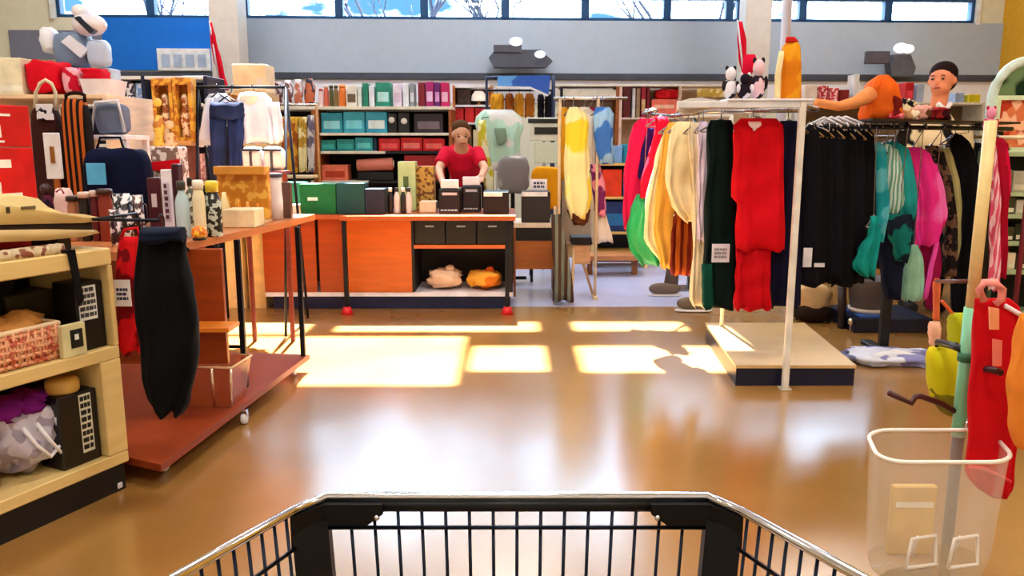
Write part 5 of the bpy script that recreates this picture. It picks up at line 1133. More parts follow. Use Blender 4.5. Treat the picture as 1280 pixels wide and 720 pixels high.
# white hangers seen on rack edge handled by garments; boots below the clothes
for i, (px, yb, Yq_) in enumerate(((826, 366, 6.85), (862, 390, 6.2))):
    x = xat(px, yb, Yq_)+.1
    sh = M().tube([(x-.01, Yq_+.02, .10), (x, Yq_+.02, .22), (x+.0, Yq_+.03, .42)], [.062, .056, .066], 14)
    ft_ = M().ball((x-.07, Yq_-.02, .065), (.14, .055, .05), 16, 9, 0, 0, 3, .8)
    so_ = M().ball((x-.075, Yq_-.02, .012), (.155, .062, .012), 16, 5, 0, 0, 3, .8)
    thing('boot', ('grey brown tall boot with white sole under the clothes, farther one', 'grey brown tall boot with white sole under the clothes, nearer one')[i], 'boot', [('shaft', sh, cloth((104,90,80))), ('toe', ft_, cloth((120,104,92))), ('sole', so_, plastic((240,238,244)))])
# ============================================================ rack K : black clothes rail running to the right
KZ = 1.395
K0, K1 = Vector((1.70, 4.42, KZ)), Vector((3.22, 5.25, KZ))
def ky(px):   # depth of the rail under a pixel column
    t = (px-1005)/230; return 4.42+.83*max(0, min(1, t))
kp = [('rail', M().tube([K0, K1], .013, 8), BLACKM)]
for t in (.42, .99):
    p = K0.lerp(K1, t)+Vector((0, .13, 0)); kp.append(('strut', M().box(p.x-.01, p.y-.135, KZ-.012, p.x+.01, p.y, KZ+.008), mat((8,8,10), rough=.4)))
    kp.append(('leg', M().box(p.x-.028, p.y-.02, .03, p.x+.028, p.y+.02, p.z-.014, .003), mat((8,8,10), rough=.4), [('foot', M().box(p.x-.035, p.y-.25, 0, p.x+.035, p.y+.25, .0295, .004), mat((8,8,10), rough=.4))]))
kp.append(('tray', M().prism([(K0.x+.25, K0.y+.0, ), (K0.x+.3, K0.y+.42), (K1.x+.05, K1.y+.35), (K1.x+.0, K1.y-.08)], KZ+.03, KZ+.042), mat((20,18,22), rough=.4)))
for t in (.39, .8): 
    p = K0.lerp(K1, t); kp.append(('bracket', M().box(p.x-.01, p.y, p.z+.014, p.x+.01, p.y+.05, KZ+.0295), BLACKM))
thing('clothes_rack', 'black clothes rack with dark tray on top at the right', 'clothes rack', kp)
zk2 = KZ
RAIL[0] = (K0, K1)
for i in range(6):
    px = 1008+i*13.5; Yk_ = 4.42+.045*i
    g('jacket', 'jacket', ('black garment beside the white post, first of six on the black rail', 'second of the six black garments from the white post', 'third of the six black garments from the white post', 'fourth of the six black garments from the white post', 'fifth of the six black garments from the white post', 'sixth black garment, next to the teal shirts')[i], Yk_+.0, [(156+i,px-4,px+12),(161+i,px-9,px+17),(220,px-10,px+19),(300,px-10,px+19),(357-(i%3)*4,px-9,px+18)], (7,7,12) if i % 2 else (12,10,20), zk2, th=.028, hw=.16, folds=3, amp=.005, seed=i, hcol=metal((220,220,226)), extra=[] if i else [('price_tag', pbox(1004,310,1015,334, 4.37, .006, .001), mat((236,234,240)), None, 'white price tag'), ('price_tag', pbox(1018,329,1031,334,4.37,.006,.001), mat((220,218,224)))])
g('shirt', 'shirt', 'teal shirt with short sleeve, leftmost of the teal ones', 4.69, [(178,1090,1100),(186,1088,1108),(220,1087,1108),(262,1088,1112),(300,1088,1104)], (20,140,150), zk2, th=.06, hw=.14, mt=cloth((28,150,160), kind='blotch', c2=(90,180,190), sc=6))
g('shirt', 'shirt', 'white and mint striped shirt between the teal ones', 4.77, [(180,1098,1112),(190,1098,1124),(215,1100,1128),(255,1102,1131),(266,1104,1120)], (206,230,216), zk2, th=.05, hw=.16, mt=cloth((216,232,224), kind='stripe', c2=(110,170,140), sc=14))
g('shirt', 'shirt', 'teal shirt with long sleeve beside the pink shirt', 4.82, [(177,1108,1120),(186,1106,1136),(210,1112,1141),(240,1118,1146),(262,1122,1146),(272,1126,1142)], (36,160,156), zk2, th=.06, hw=.18)
g('shirt', 'shirt', 'dark teal fringed garment under the teal shirts', 4.74, [(268,1108,1140),(290,1110,1140),(312,1116,1138),(326,1120,1132)], (20,100,96), zk2, th=.07, hw=.06, mt=cloth((14,110,100), kind='blotch', c2=(20,30,44), sc=9))
g('scarf', 'scarf', 'teal ruffled scarf hanging down to the grey bucket', 4.54, [(270,1088,1096),(292,1086,1098),(310,1074,1098),(334,1064,1094),(344,1078,1092)], (20,150,140), zk2, th=.06, hw=.08, folds=6, amp=.02)
g('trousers', 'trousers', 'dark navy trousers under the teal shirts', 4.80, [(276,1096,1112),(300,1097,1130),(340,1100,1128),(372,1106,1126)], (20,24,44), zk2, th=.07, hw=.05)
g('shirt', 'shirt', 'hot pink t-shirt on the black rail', 4.93, [(184,1132,1152),(190,1127,1162),(210,1136,1168),(240,1146,1174),(270,1146,1180),(296,1146,1176),(306,1145,1160)], (250,40,140), zk2, th=.08, hw=.10, mt=cloth((250,50,150), kind='blotch', c2=(255,120,200), sc=2.5), sleeves=[[(205,1160,1171),(240,1166,1180),(268,1168,1184),(280,1170,1180)]])
g('skirt', 'skirt', 'pale mint skirt below the hot pink t-shirt', 4.84, [(306,1138,1146),(320,1133,1152),(350,1129,1153),(374,1128,1150)], (160,212,180), zk2, th=.07, hw=.04, folds=8)
g('trousers', 'trousers', 'magenta trousers with bright stripe below the pink t-shirt', 4.97, [(298,1148,1174),(330,1152,1176),(360,1156,1172),(386,1160,1172)], (150,10,70), zk2, th=.07, hw=.1, extra=[('side_stripe', drape([(302,1168,1174),(340,1160,1166),(372,1154,1160)], 4.92, .02, 2, .002, 20), cloth((240,80,180)))])
g('shirt', 'shirt', 'dark patterned blouse right of the hot pink t-shirt', 5.02, [(182,1156,1172),(190,1158,1180),(230,1172,1190),(280,1180,1196),(345,1178,1194)], (40,28,24), zk2, th=.07, hw=.16, mt=cloth((30,22,20), kind='print', c2=(110,80,60), sc=16))
g('cardigan', 'cardigan', 'olive cream cardigan right of the dark patterned blouse', 5.10, [(184,1176,1186),(200,1176,1192),(230,1182,1199),(258,1186,1201),(300,1192,1198),(345,1178,1190)], (176,166,110), zk2, th=.06, hw=.12)
g('coat', 'coat', 'long black coat with curved shoulder at the right of the rail', 5.20, [(168,1190,1200),(180,1186,1214),(210,1192,1222),(280,1194,1226),(340,1190,1224),(390,1192,1214)], (6,6,14), zk2, th=.12, hw=.2)
RAIL[0] = None
# second rack of dark coats, added to block the window reflection on the floor
zrr = 1.36
thing('clothes_rack', 'plain steel clothes rack of dark garments, farther back behind the black one', 'clothes rack', [('rail', M().tube([(1.95, 7.0, zrr), (4.25, 7.0, zrr)], .013, 8), metal((150,150,155)))]+[('leg', M().tube([(x_, 7.0, .02), (x_, 7.0, zrr)], .016, 8), metal((140,140,145))) for x_ in (1.97, 4.23)]+[('foot', M().box(x_-.02, 6.75, 0, x_+.02, 7.25, .0195, .003), metal((140,140,145))) for x_ in (1.97, 4.23)])
for i in range(12):
    xx = 2.10+.175*i; c_ = ((40,28,24),(24,26,40),(60,40,28),(20,20,24))[i % 4]
    def px_(x_, z_): 
        d_ = 7.0*CT+(CH-z_)*ST; return 640+1000*x_/d_
    def py_(z_): return 360+1000*math.tan(math.atan2(CH-z_, 7.0)-TH)
    pc = px_(xx, 1.0); hw_ = 10.5
    o_ = g('coat', 'coat', ('dark brown coat', 'dark navy coat', 'rust brown coat', 'black coat')[i % 4]+' on the far steel rack, '+('first', 'second', 'third', 'fourth', 'fifth', 'sixth', 'seventh', 'eighth', 'ninth', 'tenth', 'eleventh', 'twelfth')[i]+' from the left', 7.0, [(py_(1.31), pc-5, pc+5), (py_(1.28), pc-hw_, pc+hw_), (py_(.8), pc-hw_, pc+hw_), (py_(.22+.05*(i % 3)), pc-hw_, pc+hw_)], c_, zrr, th=.14, hw=.12, seed=i, folds=3)
# things on the tray
zT2 = KZ+.043
thing('draped_shirt', 'orange shirt heaped in a peak with a sleeve stretched left on the black tray', 'shirt', [('body', drape([(94,1098,1108),(100,1090,1114),(112,1082,1120),(128,1078,1124),(150,1075,1127)], 5.0, .22, 4, .02, hem=0), cloth((226,96,20))), ('sleeve', M().tube([at(1088,118,4.95), at(1070,128,4.9), at(1048,133,4.85), at(1020,128,4.8)], [.05,.038,.028,.024], 12), cloth((236,150,90))), ('fold', drape([(118,1112,1122),(130,1116,1128),(149,1112,1126)], 4.9, .06, 2, .008, 20, hem=0), cloth((110,20,10)))])
def heap(label, x0, x1, yt, Y, c, c2, seed, name='folded_clothes'):
    return thing(name, label, 'clothes', [(name, blob(x0, yt, x1, 150, Y, .16, .3, seed, z0=zT2, p=.6), cloth(c, kind='blotch', c2=c2, sc=14))])
heap('red folded clothes right of the orange shirt on the tray', 1112, 1134, 140, 4.86, (196,40,60), (236,120,120), 3)
heap('tan and cream folded clothes in the middle of the tray', 1130, 1152, 136, 4.98, (206,150,100), (246,226,190), 5)
heap('black and cream folded top left of the person', 1128, 1148, 122, 5.25, (236,226,180), (24,20,24), 6)
heap('dark red folded clothes at the right end of the tray', 1168, 1192, 132, 5.15, (150,30,30), (60,10,20), 8)
heap('pale pink and brown cloth before the person', 1150, 1168, 130, 5.1, (236,170,150), (90,50,30), 9)
thing('hanger_bundle', 'bundle of pale empty hangers lying at the left end of the black tray', 'hangers', [('hanger', M().tube([at(1012+k*9, 156-k, 4.46+k*.03), at(1030+k*9, 147-k*.3, 4.46+k*.03), at(1052+k*9, 158-k, 4.46+k*.03)], .008, 6), plastic((214,212,224))) for k in range(4)])
# back shelf right
YR_ = 9.3
rz = zat(128, YR_)
shelves('wall_shelves', 'white shelf unit with red goods behind the black clothes rack', xat(1004,128,YR_), xat(1232,128,YR_), YR_, .4, [rz, zat(103,YR_)*0+rz-.45, .6], mat((226,222,214)), mat((210,206,196)), back=mat((120,96,70), rough=.8))
row('goods_box', 'box', YR_+.04, .2, rz+.001, [
 ('cream box at the left end of the white shelf behind the rack', 1006, 1022, 106, (236,222,210)), ('crimson box behind the orange sleeve', 1024, 1036, 107, (190,14,50), 'print', (244,200,200)),
 ('pink red box second behind the orange sleeve', 1037, 1049, 110, (214,50,80), 'print', (250,220,224)), ('dark red box third behind the orange sleeve', 1050, 1062, 112, (130,16,30)),
 ('white slim box standing up behind the orange sleeve', 1068, 1075, 93, (236,240,246)), ('deep red box left of the person', 1132, 1143, 103, (196,10,30), None, None, (240,60,90)), ('pale blue box left of the person', 1146, 1156, 105, (170,190,226)),
 ('blue grey box right of the person', 1194, 1206, 116, (150,170,206)), ('yellow box on the white shelf near the ochre wall', 1210, 1226, 118, (206,190,30))])
# grey bucket etc beneath rack K
zq = .0
xq, yq = xat(1085, 370, 5.6), 5.6
thing('low_pallet', 'low dark blue base under the black clothes rack', 'base', [('body', M().box(xat(1060,395,5.55), 5.45, 0, xat(1158,395,5.55), 5.95, .10, .006), mat((16,22,50), rough=.4)), ('blue_pad', M().box(xat(1072,395,5.5), 5.46, .1005, xat(1112,395,5.5), 5.7, .125, .006), mat((60,100,190), rough=.5))])
thing('grey_bucket', 'grey bucket with pale foot under the teal scarf', 'bucket', [('bucket', M().lathe((xq, yq, .155), [(0,0),(.115,0),(.15,.2),(.158,.21),(.145,.21),(.11,.02),(0,.02)], 24), plastic((96,88,88))), ('foot', M().lathe((xq, yq, .1255), [(0,0),(.12,0),(.13,.029),(0,.029)], 24), plastic((232,226,216)))])
thing('cream_sack', 'cream sack with dark lower band on the floor by the white post', 'sack', [('body', blob(1000, 356, 1046, 386, 5.75, .26, .2, 3, z0=.0, p=.7), cloth((206,170,120))), ('band', blob(1001, 382, 1045, 390, 5.73, .28, .05, 4, z0=.001, p=.6), cloth((40,26,20)))])
thing('post_stub', 'short dark post with brass ball beside the cream sack', 'post', [('post', M().tube([(xat(1053,400,5.6), 5.6, 0), (xat(1052,370,5.6), 5.6, .30)], .03, 10), mat((40,26,24), rough=.4)), ('ball', M().ball((xat(1060,392,5.5)+.03, 5.5, .07), .028), metal((236,220,190))), ('ball_stem', M().tube([(xat(1060,392,5.5)+.03, 5.5, 0), (xat(1060,392,5.5)+.03, 5.5, .05)], .012, 8), metal((200,180,140)))])
thing('floor_cloth', 'crumpled white and lilac cloth lying on the floor by the platform', 'cloth', [('cloth', M().ball((2.31, 4.72, .03), (.26, .17, .03), 30, 10, .5, 4, 3, .6), cloth((232,232,246), kind='blotch', c2=(140,140,190), sc=7)), ('fold', M().tube([(2.15, 4.62, .05), (2.3, 4.66, .062), (2.5, 4.64, .03)], [.02,.028,.012], 10), cloth((246,246,250)))])
# ============================================================ people
def body_mesh(name, tubes, balls, m, parent=None, vox=.014):
    mb = M()
    for t in tubes: mb.tube(t[0], t[1], 14)
    for c, r in balls: mb.ball(c, r, 16, 10)
    return mb, vox
def person(label, spec):
    """spec: ordered [(part name, tubes, balls, material, voxel)], first = body"""
    mbs = []
    for nm, tubes, balls, m, vox in spec:
        mb, v = body_mesh(nm, tubes, balls, m); mbs.append((nm, mb, m))
    e = thing('person', label, 'person', [(a, b_, c) for a, b_, c in mbs] if len(mbs) > 1 else mbs)
    for ch, s in zip([o for o in e.children], spec): pass
    vx = {}
    for nm, _, _, _, v in spec: vx[nm] = v
    for ch in e.children:
        base = ch.name.split('.')[0]
        if vx.get(base):
            md = ch.modifiers.new('remesh', 'REMESH'); md.mode = 'VOXEL'; md.voxel_size = vx[base]; md.use_smooth_shade = True
            sm = ch.modifiers.new('smooth', 'SMOOTH'); sm.iterations = 4; sm.factor = .5
    return e
def hand(w, d, sc=1.0, side=1, palm=Vector((0,0,-1))):
    """palm and five fingers from wrist w along d"""
    d = Vector(d).normalized(); s = d.cross(palm).normalized()*side; t = [([w, w+d*.045*sc, w+d*.085*sc], [.024*sc, .036*sc, .034*sc])]
    for k, (o, L_f) in enumerate(((-.027, .065), (-.009, .078), (.009, .073), (.027, .058))):
        a = w+d*.085*sc+s*o*sc; b_ = a+d*L_f*.55*sc+palm*.006*sc; c = b_+(d*.75+palm*.65).normalized()*L_f*.5*sc
        t.append(([a-d*.02, a, b_, c], [.009*sc, .0095*sc, .0085*sc, .007*sc]))
    a = w+d*.03*sc-s*.03*sc; t.append(([a, a+(d*.6-s*.7).normalized()*.035*sc, a+(d*.9-s*.45).normalized()*.07*sc], [.012*sc, .011*sc, .008*sc]))
    return t
SKIN = mat((226,170,140), rough=.5, var=.05)
def head_parts(c, r, fwd, skin, hairm, up=Vector((0,0,1)), hairlen=.0):
    fwd = Vector(fwd).normalized(); s = fwd.cross(up).normalized()
    balls = [(c+up*.02, (r*.80, r*.86, r*1.0)), (c-up*.05+fwd*.02, (r*.62, r*.66, r*.62)), (c+fwd*r*.86-up*.012, (.014, .016, .022)), (c+s*r*.8-up*.01, (.014, .018, .028)), (c-s*r*.8-up*.01, (.014, .018, .028))]
    hair = [(c+up*.045-fwd*.014, (r*.88, r*.92, r*.84)), (c-fwd*.035-up*.0, (r*.84, r*.72, r*.86))]
    return balls, hair, s
def face_children(e, c, r, fwd, up=Vector((0,0,1))):
    fwd = Vector(fwd).normalized(); s = fwd.cross(up).normalized()
    par = [ch for ch in e.children if ch.name.split('.')[0] == 'body'][0]
    for k in (-1, 1):
        p = c+fwd*(r*.80)+s*k*r*.33+up*.012
        link('eye', M().ball(p, (.011, .011, .008), 10, 7), mat((40,26,20), rough=.3), par)
        link('eyebrow', M().tube([p+up*.022-s*.016, p+up*.026+fwd*.004, p+up*.022+s*.016], .0035, 6), mat((50,30,20)), par)
    q = c+fwd*(r*.80)-up*.052
    link('mouth', M().tube([q-s*.022, q+fwd*.006, q+s*.022], .0055, 6), mat((170,60,60), rough=.4), par)
# clerk, bent over the counter
C = Vector((-0.520, 8.270, 1.16)); hip = Vector((-0.450, 8.600, .90)); hd = Vector((-0.505, 8.070, 1.40)); r = .105; fw = Vector((.2, -.8, -.45))
bl, hr, s_ = head_parts(hd, r, fw, SKIN, None)
wr_ = Vector((-0.290, 7.770, 1.0)); wl_ = Vector((-0.670, 7.810, .93))
sp = [('body', [([hip, C, Vector((-0.510, 8.170, 1.27)), hd], [.13, .13, .07, .055]), ([Vector((-0.350, 8.210, 1.2)), Vector((-0.270, 8.030, 1.06)), wr_], [.05, .042, .03]), ([Vector((-0.670, 8.210, 1.2)), Vector((-0.730, 8.030, 1.05)), wl_], [.05, .042, .03]),
  ([hip+Vector((-.09,0,0)), Vector((-0.550, 8.550, .48)), Vector((-0.550, 8.600, .08))], [.09, .065, .045]), ([hip+Vector((.09,0,0)), Vector((-0.350, 8.550, .48)), Vector((-0.350, 8.600, .08))], [.09, .065, .045])]+hand(wr_, wr_-Vector((-0.270, 8.030, 1.06)))+hand(wl_, wl_-Vector((-0.730, 8.030, 1.05)), side=-1), bl, SKIN, .009),
 ('shirt', [([Vector((-0.470, 8.550, .93)), C, Vector((-0.510, 8.180, 1.25))], [.165, .17, .11]), ([Vector((-0.370, 8.250, 1.22)), Vector((-0.300, 8.090, 1.1))], [.085, .065]), ([Vector((-0.650, 8.250, 1.22)), Vector((-0.720, 8.090, 1.1))], [.085, .065])], [], cloth((206,16,50)), .014),
 ('trousers', [([hip+Vector((-.0,0,.03)), hip-Vector((0,0,.06))], [.155, .16]), ([hip+Vector((-.09,0,0)), Vector((-0.550, 8.550, .48)), Vector((-0.550, 8.600, .10))], [.105, .085, .07]), ([hip+Vector((.09,0,0)), Vector((-0.350, 8.550, .48)), Vector((-0.350, 8.600, .10))], [.105, .085, .07])], [], cloth((30,22,34)), .014),
 ('hair', [], hr, cloth((84,52,24)), .012),
 ('shoe', [([Vector((-0.550, 8.640, .05)), Vector((-0.550, 8.450, .045))], [.05, .045])], [], mat((20,18,20)), .012), ('shoe', [([Vector((-0.350, 8.640, .05)), Vector((-0.350, 8.450, .045))], [.05, .045])], [], mat((20,18,20)), .012)]
e = person('person in a red shirt bending forward behind the service counter', sp); face_children(e, hd, r, fw)
# person standing behind the black rack
hx = xat(1178, 100, 6.15); hz = zat(100, 6.15)
hd = Vector((hx, 6.15, hz)); fw = Vector((-.75, -.66, -.1)); r = .112
bl, hr, s_ = head_parts(hd, r, fw, SKIN, None)
ch = Vector((hx+.02, 6.2, 1.36)); hip = Vector((hx+.03, 6.22, .92))
sp = [('body', [([hip, ch, Vector((hx, 6.18, 1.56)), hd-Vector((0,0,.05))], [.14, .15, .06, .058]), ([ch+Vector((-.19,0,.08)), Vector((hx-.28, 6.08, 1.18)), Vector((hx-.2, 5.86, 1.1))], [.052,.044,.03]), ([ch+Vector((.19,0,.08)), Vector((hx+.25, 6.16, 1.18)), Vector((hx+.1, 6.0, 1.1))], [.052,.044,.03]),
   ([hip-Vector((.09,0,0)), Vector((hx-.08, 6.2, .48)), Vector((hx-.08, 6.24, .08))], [.09,.065,.045]), ([hip+Vector((.09,0,0)), Vector((hx+.12, 6.2, .48)), Vector((hx+.12, 6.24, .08))], [.09,.065,.045])]+hand(Vector((hx-.2, 5.86, 1.1)), (.1,-.9,-.2))+hand(Vector((hx+.1, 6.0, 1.1)), (-.1,-.9,-.2), side=-1), bl, mat((240,150,110), rough=.5, var=.06), .009),
 ('top', [([hip, ch, Vector((hx, 6.18, 1.52))], [.165,.185,.09]), ([ch+Vector((-.17,0,.1)), Vector((hx-.28, 6.08, 1.18))], [.08,.06]), ([ch+Vector((.17,0,.1)), Vector((hx+.25, 6.16, 1.18))], [.08,.06])], [], cloth((236,214,170), kind='blotch', c2=(20,16,20), sc=7), .014),
 ('collar', [([Vector((hx-.05, 6.10, 1.6)), Vector((hx, 6.07, 1.54)), Vector((hx+.06, 6.12, 1.6))], [.022,.024,.022])], [], cloth((244,240,240)), .010),
 ('trousers', [([hip+Vector((0,0,.02)), hip-Vector((0,0,.08))], [.155,.155]), ([hip-Vector((.09,0,0)), Vector((hx-.08, 6.2, .48)), Vector((hx-.08, 6.24, .1))], [.105,.085,.07]), ([hip+Vector((.09,0,0)), Vector((hx+.12, 6.2, .48)), Vector((hx+.12, 6.24, .1))], [.105,.085,.07])], [], cloth((30,30,44)), .014),
 ('hair', [], hr, cloth((34,16,18)), .010),
 ('shoe', [([Vector((hx-.08, 6.28, .05)), Vector((hx-.1, 6.08, .045))], [.05,.045])], [], mat((20,18,20)), .012), ('shoe', [([Vector((hx+.12, 6.28, .05)), Vector((hx+.12, 6.08, .045))], [.05,.045])], [], mat((20,18,20)), .012)]
e = person('person with short dark hair in a cream and black top behind the black rack', sp); face_children(e, hd, r, fw)
# ============================================================ right edge: dark green shelves, mirror, garments, pole
YS = 5.5; xs0 = xat(1246, 250, YS)
gb = [zat(y_, YS) for y_ in (190, 240, 268, 302, 338)]+[.12]
shelves('side_shelves', 'black shelf unit with pale green boards at the right edge', xs0, xs0+1.1, YS, .28, gb, mat((176,196,150), rough=.5), mat((60,80,60), rough=.5), back=mat((14,16,14), rough=.7), th=.03)
k = 0
for zi, its in ((1, ((1252,1266,212,(130,120,90)), (1267,1290,214,(190,186,160)))), (2, ((1253,1270,246,(60,64,40)), (1271,1292,250,(210,206,186)))), (3, ((1250,1268,284,(70,62,36)), (1269,1292,280,(40,44,24)))), (4, ((1252,1270,316,(230,214,180)), (1271,1292,318,(50,56,30))))):
    for x0_, x1_, yt_, c in its:
        lbs = ('olive box, upper left on the black side shelves', 'pale box, upper right on the black side shelves', 'dark olive box on the second board of the side shelves', 'pale grey box on the second board of the side shelves', 'brown olive box on the third board of the side shelves', 'dark green box on the third board of the side shelves', 'cream box on the fourth board of the side shelves', 'moss green box on the fourth board of the side shelves')
        carton('goods_box', lbs[k], x0_, x1_, yt_, gb[zi]+.001, YS+.03, .2, c, (226,222,190), lab=(.1,.9,.1,.35)); k += 1
# framed picture with orange / rose content on the shelf
zf = gb[0]+.001
fx0, fx1 = xat(1246, 160, YS), xat(1300, 160, YS); ztf = zat(119, YS)
thing('framed_picture', 'pale green framed picture of orange and rose shapes on the side shelves', 'picture', [('frame', M().box(fx0, YS+.03, zf, fx0+.03, YS+.06, ztf).box(fx1-.03, YS+.03, zf, fx1, YS+.06, ztf).box(fx0+.03, YS+.03, zf, fx1-.03, YS+.06, zf+.03).box(fx0+.03, YS+.03, ztf-.03, fx1-.03, YS+.06, ztf), mat((216,232,190), rough=.4)), ('picture', M().box(fx0+.03, YS+.045, zf+.03, fx1-.03, YS+.055, ztf-.03), mat((226,120,70), kind='blotch', c2=(190,50,20), c3=(250,190,150), sc=7, rough=.5))])
# arched mirror behind
YA = 6.45; ca = at(1282, 130, YA); R_ = .27; pts_ = [Vector((ca.x+R_*math.cos(a), YA, ca.z+.02+R_*1.15*math.sin(a))) for a in [math.pi*k/14 for k in range(15)]]
pl_ = [Vector((ca.x-R_, YA, gb[0]+.03))]+[p for p in reversed(pts_)]+[Vector((ca.x+R_, YA, gb[0]+.03))]
ins = [Vector((ca.x+(R_-.03)*math.cos(a), YA, ca.z+.02+(R_-.03)*1.15*math.sin(a))) for a in [math.pi*k/14 for k in range(15)]]
thing('arched_mirror', 'arched mirror with thick white mint frame above the right edge shelves', 'mirror', [('frame', M().tube(pl_, .038, 10), mat((222,240,226), rough=.4)), ('glass', M().slab([Vector((ca.x-R_+.03, YA+.01, gb[0]+.04))]+list(reversed(ins))+[Vector((ca.x+R_-.03, YA+.01, gb[0]+.04))], (0,.01,0)), mat((20,60,54), rough=.08, metal=.6, kind='blotch', c2=(120,170,150), sc=3)), ('stand', M().box(ca.x-.25, YA-.05, 0, ca.x-.19, YA+.05, gb[0]-.01, .004).box(ca.x+.19, YA-.05, 0, ca.x+.25, YA+.05, gb[0]-.01, .004).box(ca.x-.27, YA-.07, gb[0]-.0095, ca.x+.27, YA+.07, gb[0]+.02, .004), mat((200,220,190)))])
# pink figure
Yf_ = 4.55
zz3 = zat(172, Yf_)
thing('pink_garment_rail', 'slim clothes rail carrying crimson shirts at the right edge', 'clothes rail', [('rail', M().tube([(xat(1228,170,Yf_), Yf_, zz3), (xat(1275,170,Yf_), Yf_-.15, zz3)], .011, 8), mat((236,214,170))), ('leg', M().tube([(xat(1272,170,Yf_), Yf_-.145, .02), (xat(1272,170,Yf_), Yf_-.145, zz3)], .014, 8), mat((120,30,40))), ('foot', M().box(xat(1272,170,Yf_)-.03, Yf_-.3, 0, xat(1272,170,Yf_)+.03, Yf_+.1, .0195, .003), mat((120,30,40)))])
plush('pink and crimson figure standing on the slim rail with the crimson shirts', 1238, 134, 4.55, .035, (240,150,180), (206,20,70), zz3+.012, name='figurine')
g('shirt', 'shirt', 'crimson short sleeved shirt at the right edge', 4.42, [(172,1238,1252),(180,1236,1260),(210,1238,1258),(246,1240,1258),(300,1240,1256),(345,1240,1254)], (170,6,40), zz3, th=.08, hw=.16, sleeves=[([(176,1250,1256),(210,1251,1260),(246,1252,1261)], (226,16,70))])
g('shirt', 'shirt', 'pale pink striped shirt in front of the crimson one', 4.3, [(175,1234,1242),(190,1235,1245),(250,1240,1248),(300,1239,1247),(362,1238,1246)], (250,190,196), zz3, th=.05, hw=.08, mt=cloth((250,200,206), kind='stripe', c2=(230,90,120), sc=20))
# ---------- foreground display pole
YP = 2.12; xP = 1.243; YB = YP
pole = [('lower_tube', M().tube([(xP, YP, .02), (xP, YP, .50)], .0155, 12), mat((24,14,10), rough=.4), [('floor_plate', M().lathe((xP, YP, 0), [(0,0),(.17,0),(.17,.012),(.03,.0195),(0,.0195)], 24), mat((60,44,34), rough=.4))], 'dark brown lower tube'),
        ('middle_tube', M().tube([(xP, YP, .50), (xP, YP, .865)], .0185, 12), mat((130,206,164), rough=.35), [('collar', M().tube([(xP, YP, .715), (xP, YP, .74)], .0225, 12), mat((60,120,90)))], 'mint green middle tube'),
        ('upper_tube', M().tube([(xP, YP, .865), (xP, YP, 1.36)], .0155, 12), mat((244,216,150), rough=.35), None, 'cream upper tube')]
pa = lambda px, py: at(px, py, YP)
pole.append(('arm', M().tube([Vector((xP-.018, YP, pa(1200,514).z)), pa(1176,504), pa(1150,495), pa(1144,496), pa(1139,504), pa(1111,491)], .0085, 8), mat((70,16,12), rough=.4)))
pole.append(('arm', M().tube([Vector((xP+.018, YP, pa(1222,459).z)), at(1240,462,YP-.17), at(1252,466,YP-.17)], .009, 8), mat((60,6,14), rough=.4)))
pole.append(('arm', M().tube([Vector((xP-.014, YP+.006, pa(1218,352).z)), at(1171,352,2.62)], .006, 8), mat((90,30,20), rough=.4)))
pole.append(('arm', M().tube([Vector((xP-.018, YP, pa(1205,436).z)), at(1190,432,YP+.1), at(1173,428,YP+.2)], .011, 8), mat((20,20,22), rough=.4)))
thing('display_pole', 'slim pole in cream, mint and brown with hook arms at the right front', 'display pole', pole)
# red bag-like apron with peach buckles hanging from it
ra = drape([(373,1219,1262),(385,1219,1276),(420,1217,1282),(480,1213,1276),(540,1211,1270),(590,1209,1266),(606,1216,1266),(620,1236,1258)], 2.02, .045, 3, .006, p=.6, hem=0)
thing('red_apron', 'large red apron with peach buckle straps hanging at the right front', 'apron', [('body', ra, cloth((206,8,22))),
  ('strap', M().slab([at(1237,384,1.975), at(1249,386,1.975), at(1249,412,1.975), at(1238,412,1.975)], (0,.006,0)), mat((246,160,110), rough=.5)), ('strap', M().slab([at(1242,424,1.975), at(1253,426,1.975), at(1252,458,1.975), at(1242,458,1.975)], (0,.006,0)), mat((240,130,110), rough=.5)),
  ('neck_loop', M().tube([at(1230,376,2.0), at(1224,362,2.0), at(1230,353,2.0), at(1244,353,2.0), at(1253,362,2.0), at(1252,374,2.0), at(1244,380,2.0)], .010, 10), cloth((246,150,140)), None, 'pink peach neck loop'),
  ('white_edge', M().tube([at(1256,382,2.0), at(1268,389,2.0), at(1280,396,2.0)], .006, 8), cloth((246,230,236))), ('hem_line', M().tube([at(1211,583,1.99), at(1230,586,1.985), at(1248,594,1.985), at(1263,602,1.99)], .005, 6), cloth((240,70,80)))])
thing('orange_cloth', 'orange cloth cut by the right edge beside the red apron', 'cloth', [('orange_cloth', drape([(392,1276,1300),(430,1270,1300),(480,1263,1300),(530,1264,1300),(560,1272,1300)], 1.9, .06, 3, .006, hem=0), cloth((240,140,50)))])
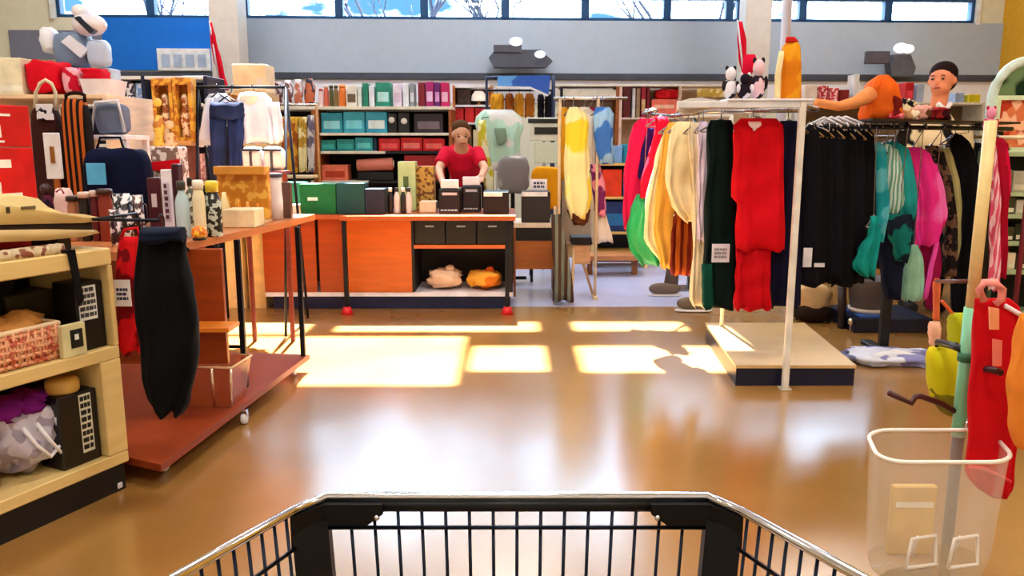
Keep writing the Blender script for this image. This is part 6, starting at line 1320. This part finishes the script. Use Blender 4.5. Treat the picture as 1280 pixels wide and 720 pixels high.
# yellow-green bags
thing('yellow_bag', 'yellow bag shading to olive with rounded bottom hanging left of the mint pole', 'bag', [('body', drape([(434,1162,1206),(440,1160,1211),(455,1160,1215),(480,1162,1212),(500,1166,1208),(514,1178,1204)], 2.32, .10, 2, .004, p=.75, hem=0), cloth((206,196,20), kind='blotch', c2=(226,206,30), sc=4)), ('base_panel', drape([(484,1164,1210),(500,1167,1208),(516,1178,1204)], 2.315, .105, 2, .004, p=.75, hem=0), cloth((120,110,20)), None, 'olive bottom'), ('handle', M().tube([at(1170,436,2.32), at(1172,430,2.34), at(1196,430,2.34), at(1200,436,2.32)], .006, 8), cloth((20,20,20)))])
thing('lime_bag', 'lime green square bag hanging above the yellow bag', 'bag', [('body', drape([(392,1189,1214),(400,1189,1214),(430,1189,1212)], 2.45, .08, 2, .003, p=.5, hem=0), cloth((176,180,20))), ('hanging_loop', M().tube([at(1192,394,2.45), at(1184,384,2.46), at(1177,376,2.46)], .005, 8), mat((226,90,30)))])
thing('peach_strap', 'peach orange strap hanging left of the lime green bag', 'strap', [('hanging_loop', M().tube([at(1168,354,2.62), at(1169,350,2.625)+Vector((0,0,.004)), at(1173,350,2.625)+Vector((0,0,.004)), at(1174,354,2.62)], .003, 6), cloth((200,90,50))), ('band', drape([(352,1166,1176),(380,1167,1174),(400,1166,1174)], 2.62, .02, 2, .002, 20, hem=0), cloth((226,110,70))), ('tassel', drape([(402,1162,1175),(412,1161,1175),(432,1163,1172)], 2.62, .04, 4, .004, 24, hem=0), cloth((250,190,160)))])
# clear bin hooked on the pole
def rr(x0_, x1_, y0_, y1_, z, r_, n=6, sh=0):
    o = []
    for cx_, cy_, a0 in ((x1_-r_, y1_-r_, 0), (x0_+r_, y1_-r_, 90), (x0_+r_, y0_+r_, 180), (x1_-r_, y0_+r_, 270)):
        for k in range(n+1):
            a = math.radians(a0+90*k/n); o.append(Vector((cx_+r_*math.cos(a), cy_+r_*math.sin(a)+sh, z)))
    return o
b0 = Vector((.93, 1.86, 0)); zr0, zr1 = .20, .53
def sk(ps): return [Vector((p.x+(p.y-1.86)*.27, p.y, p.z)) for p in ps]
rings = [sk(rr(.925, 1.225, 1.89, 2.07, zr0, .07)), sk(rr(.915, 1.235, 1.875, 2.075, zr0+.05, .08)), sk(rr(.905, 1.245, 1.86, 2.085, zr1, .07))]
inner = [[v*1.0 for v in rg_] for rg_ in rings]
bin_m = M().loft(rings, cap=False)
bot = M().loft([sk(rr(.925, 1.225, 1.89, 2.07, zr0-.003, .07)), sk(rr(.925, 1.225, 1.89, 2.07, zr0, .07))])
rimt = M().tube(rings[2]+[rings[2][0]], .0055, 8)
st_ = M()
for k, z_ in enumerate((.40, .34, .29)): st_.box(1.03+.02*k, 1.805+.012*k+.01, z_, 1.22, 1.812+.012*k+.01, z_+.018)
inn = M()
for k in range(6): inn.box(1.02+.045*k, 1.9, zr0+.001, 1.032+.045*k, 1.905, zr0+.08)
thing('clear_bin', 'clear rounded plastic bin with white rim at the lower right', 'bin', [('wall', bin_m, clearplastic((246,240,226), .30)), ('bottom', bot, clearplastic((200,170,120), .4)), ('rim', rimt, plastic((250,244,232))), ('hook', M().tube([(xP, 2.080, zr1+.008), (xP, 2.090, zr1+.025), (xP, 2.095, zr1+.0)], .005, 6), metal((220,220,220)))])
for k in range(2):
    x_ = 1.03+.11*k
    thing('wire_holder', ('white wire holder lying on the left in the clear bin', 'white wire holder lying on the right in the clear bin')[k], 'holder', [('frame', M().tube([(x_, 1.93, zr0+.008), (x_+.01, 1.93, zr0+.09), (x_+.08, 1.95, zr0+.09), (x_+.09, 1.95, zr0+.008), (x_, 1.93, zr0+.008)], .005, 6), plastic((250,244,236))), ('strut', M().tube([(x_+.03, 1.94, zr0+.09), (x_+.05, 2.0, zr0+.008)], .005, 6), plastic((250,244,236)))])
thing('paper_packet', 'folded tan paper packet in the clear bin', 'packet', [('packet', M().box(1.02, 2.01, zr0+.001, 1.14, 2.03, zr0+.2, .004), mat((226,190,120), rough=.6)), ('white_strip', M().box(1.03, 2.007, zr0+.14, 1.13, 2.0095, zr0+.155), mat((250,240,220)))])
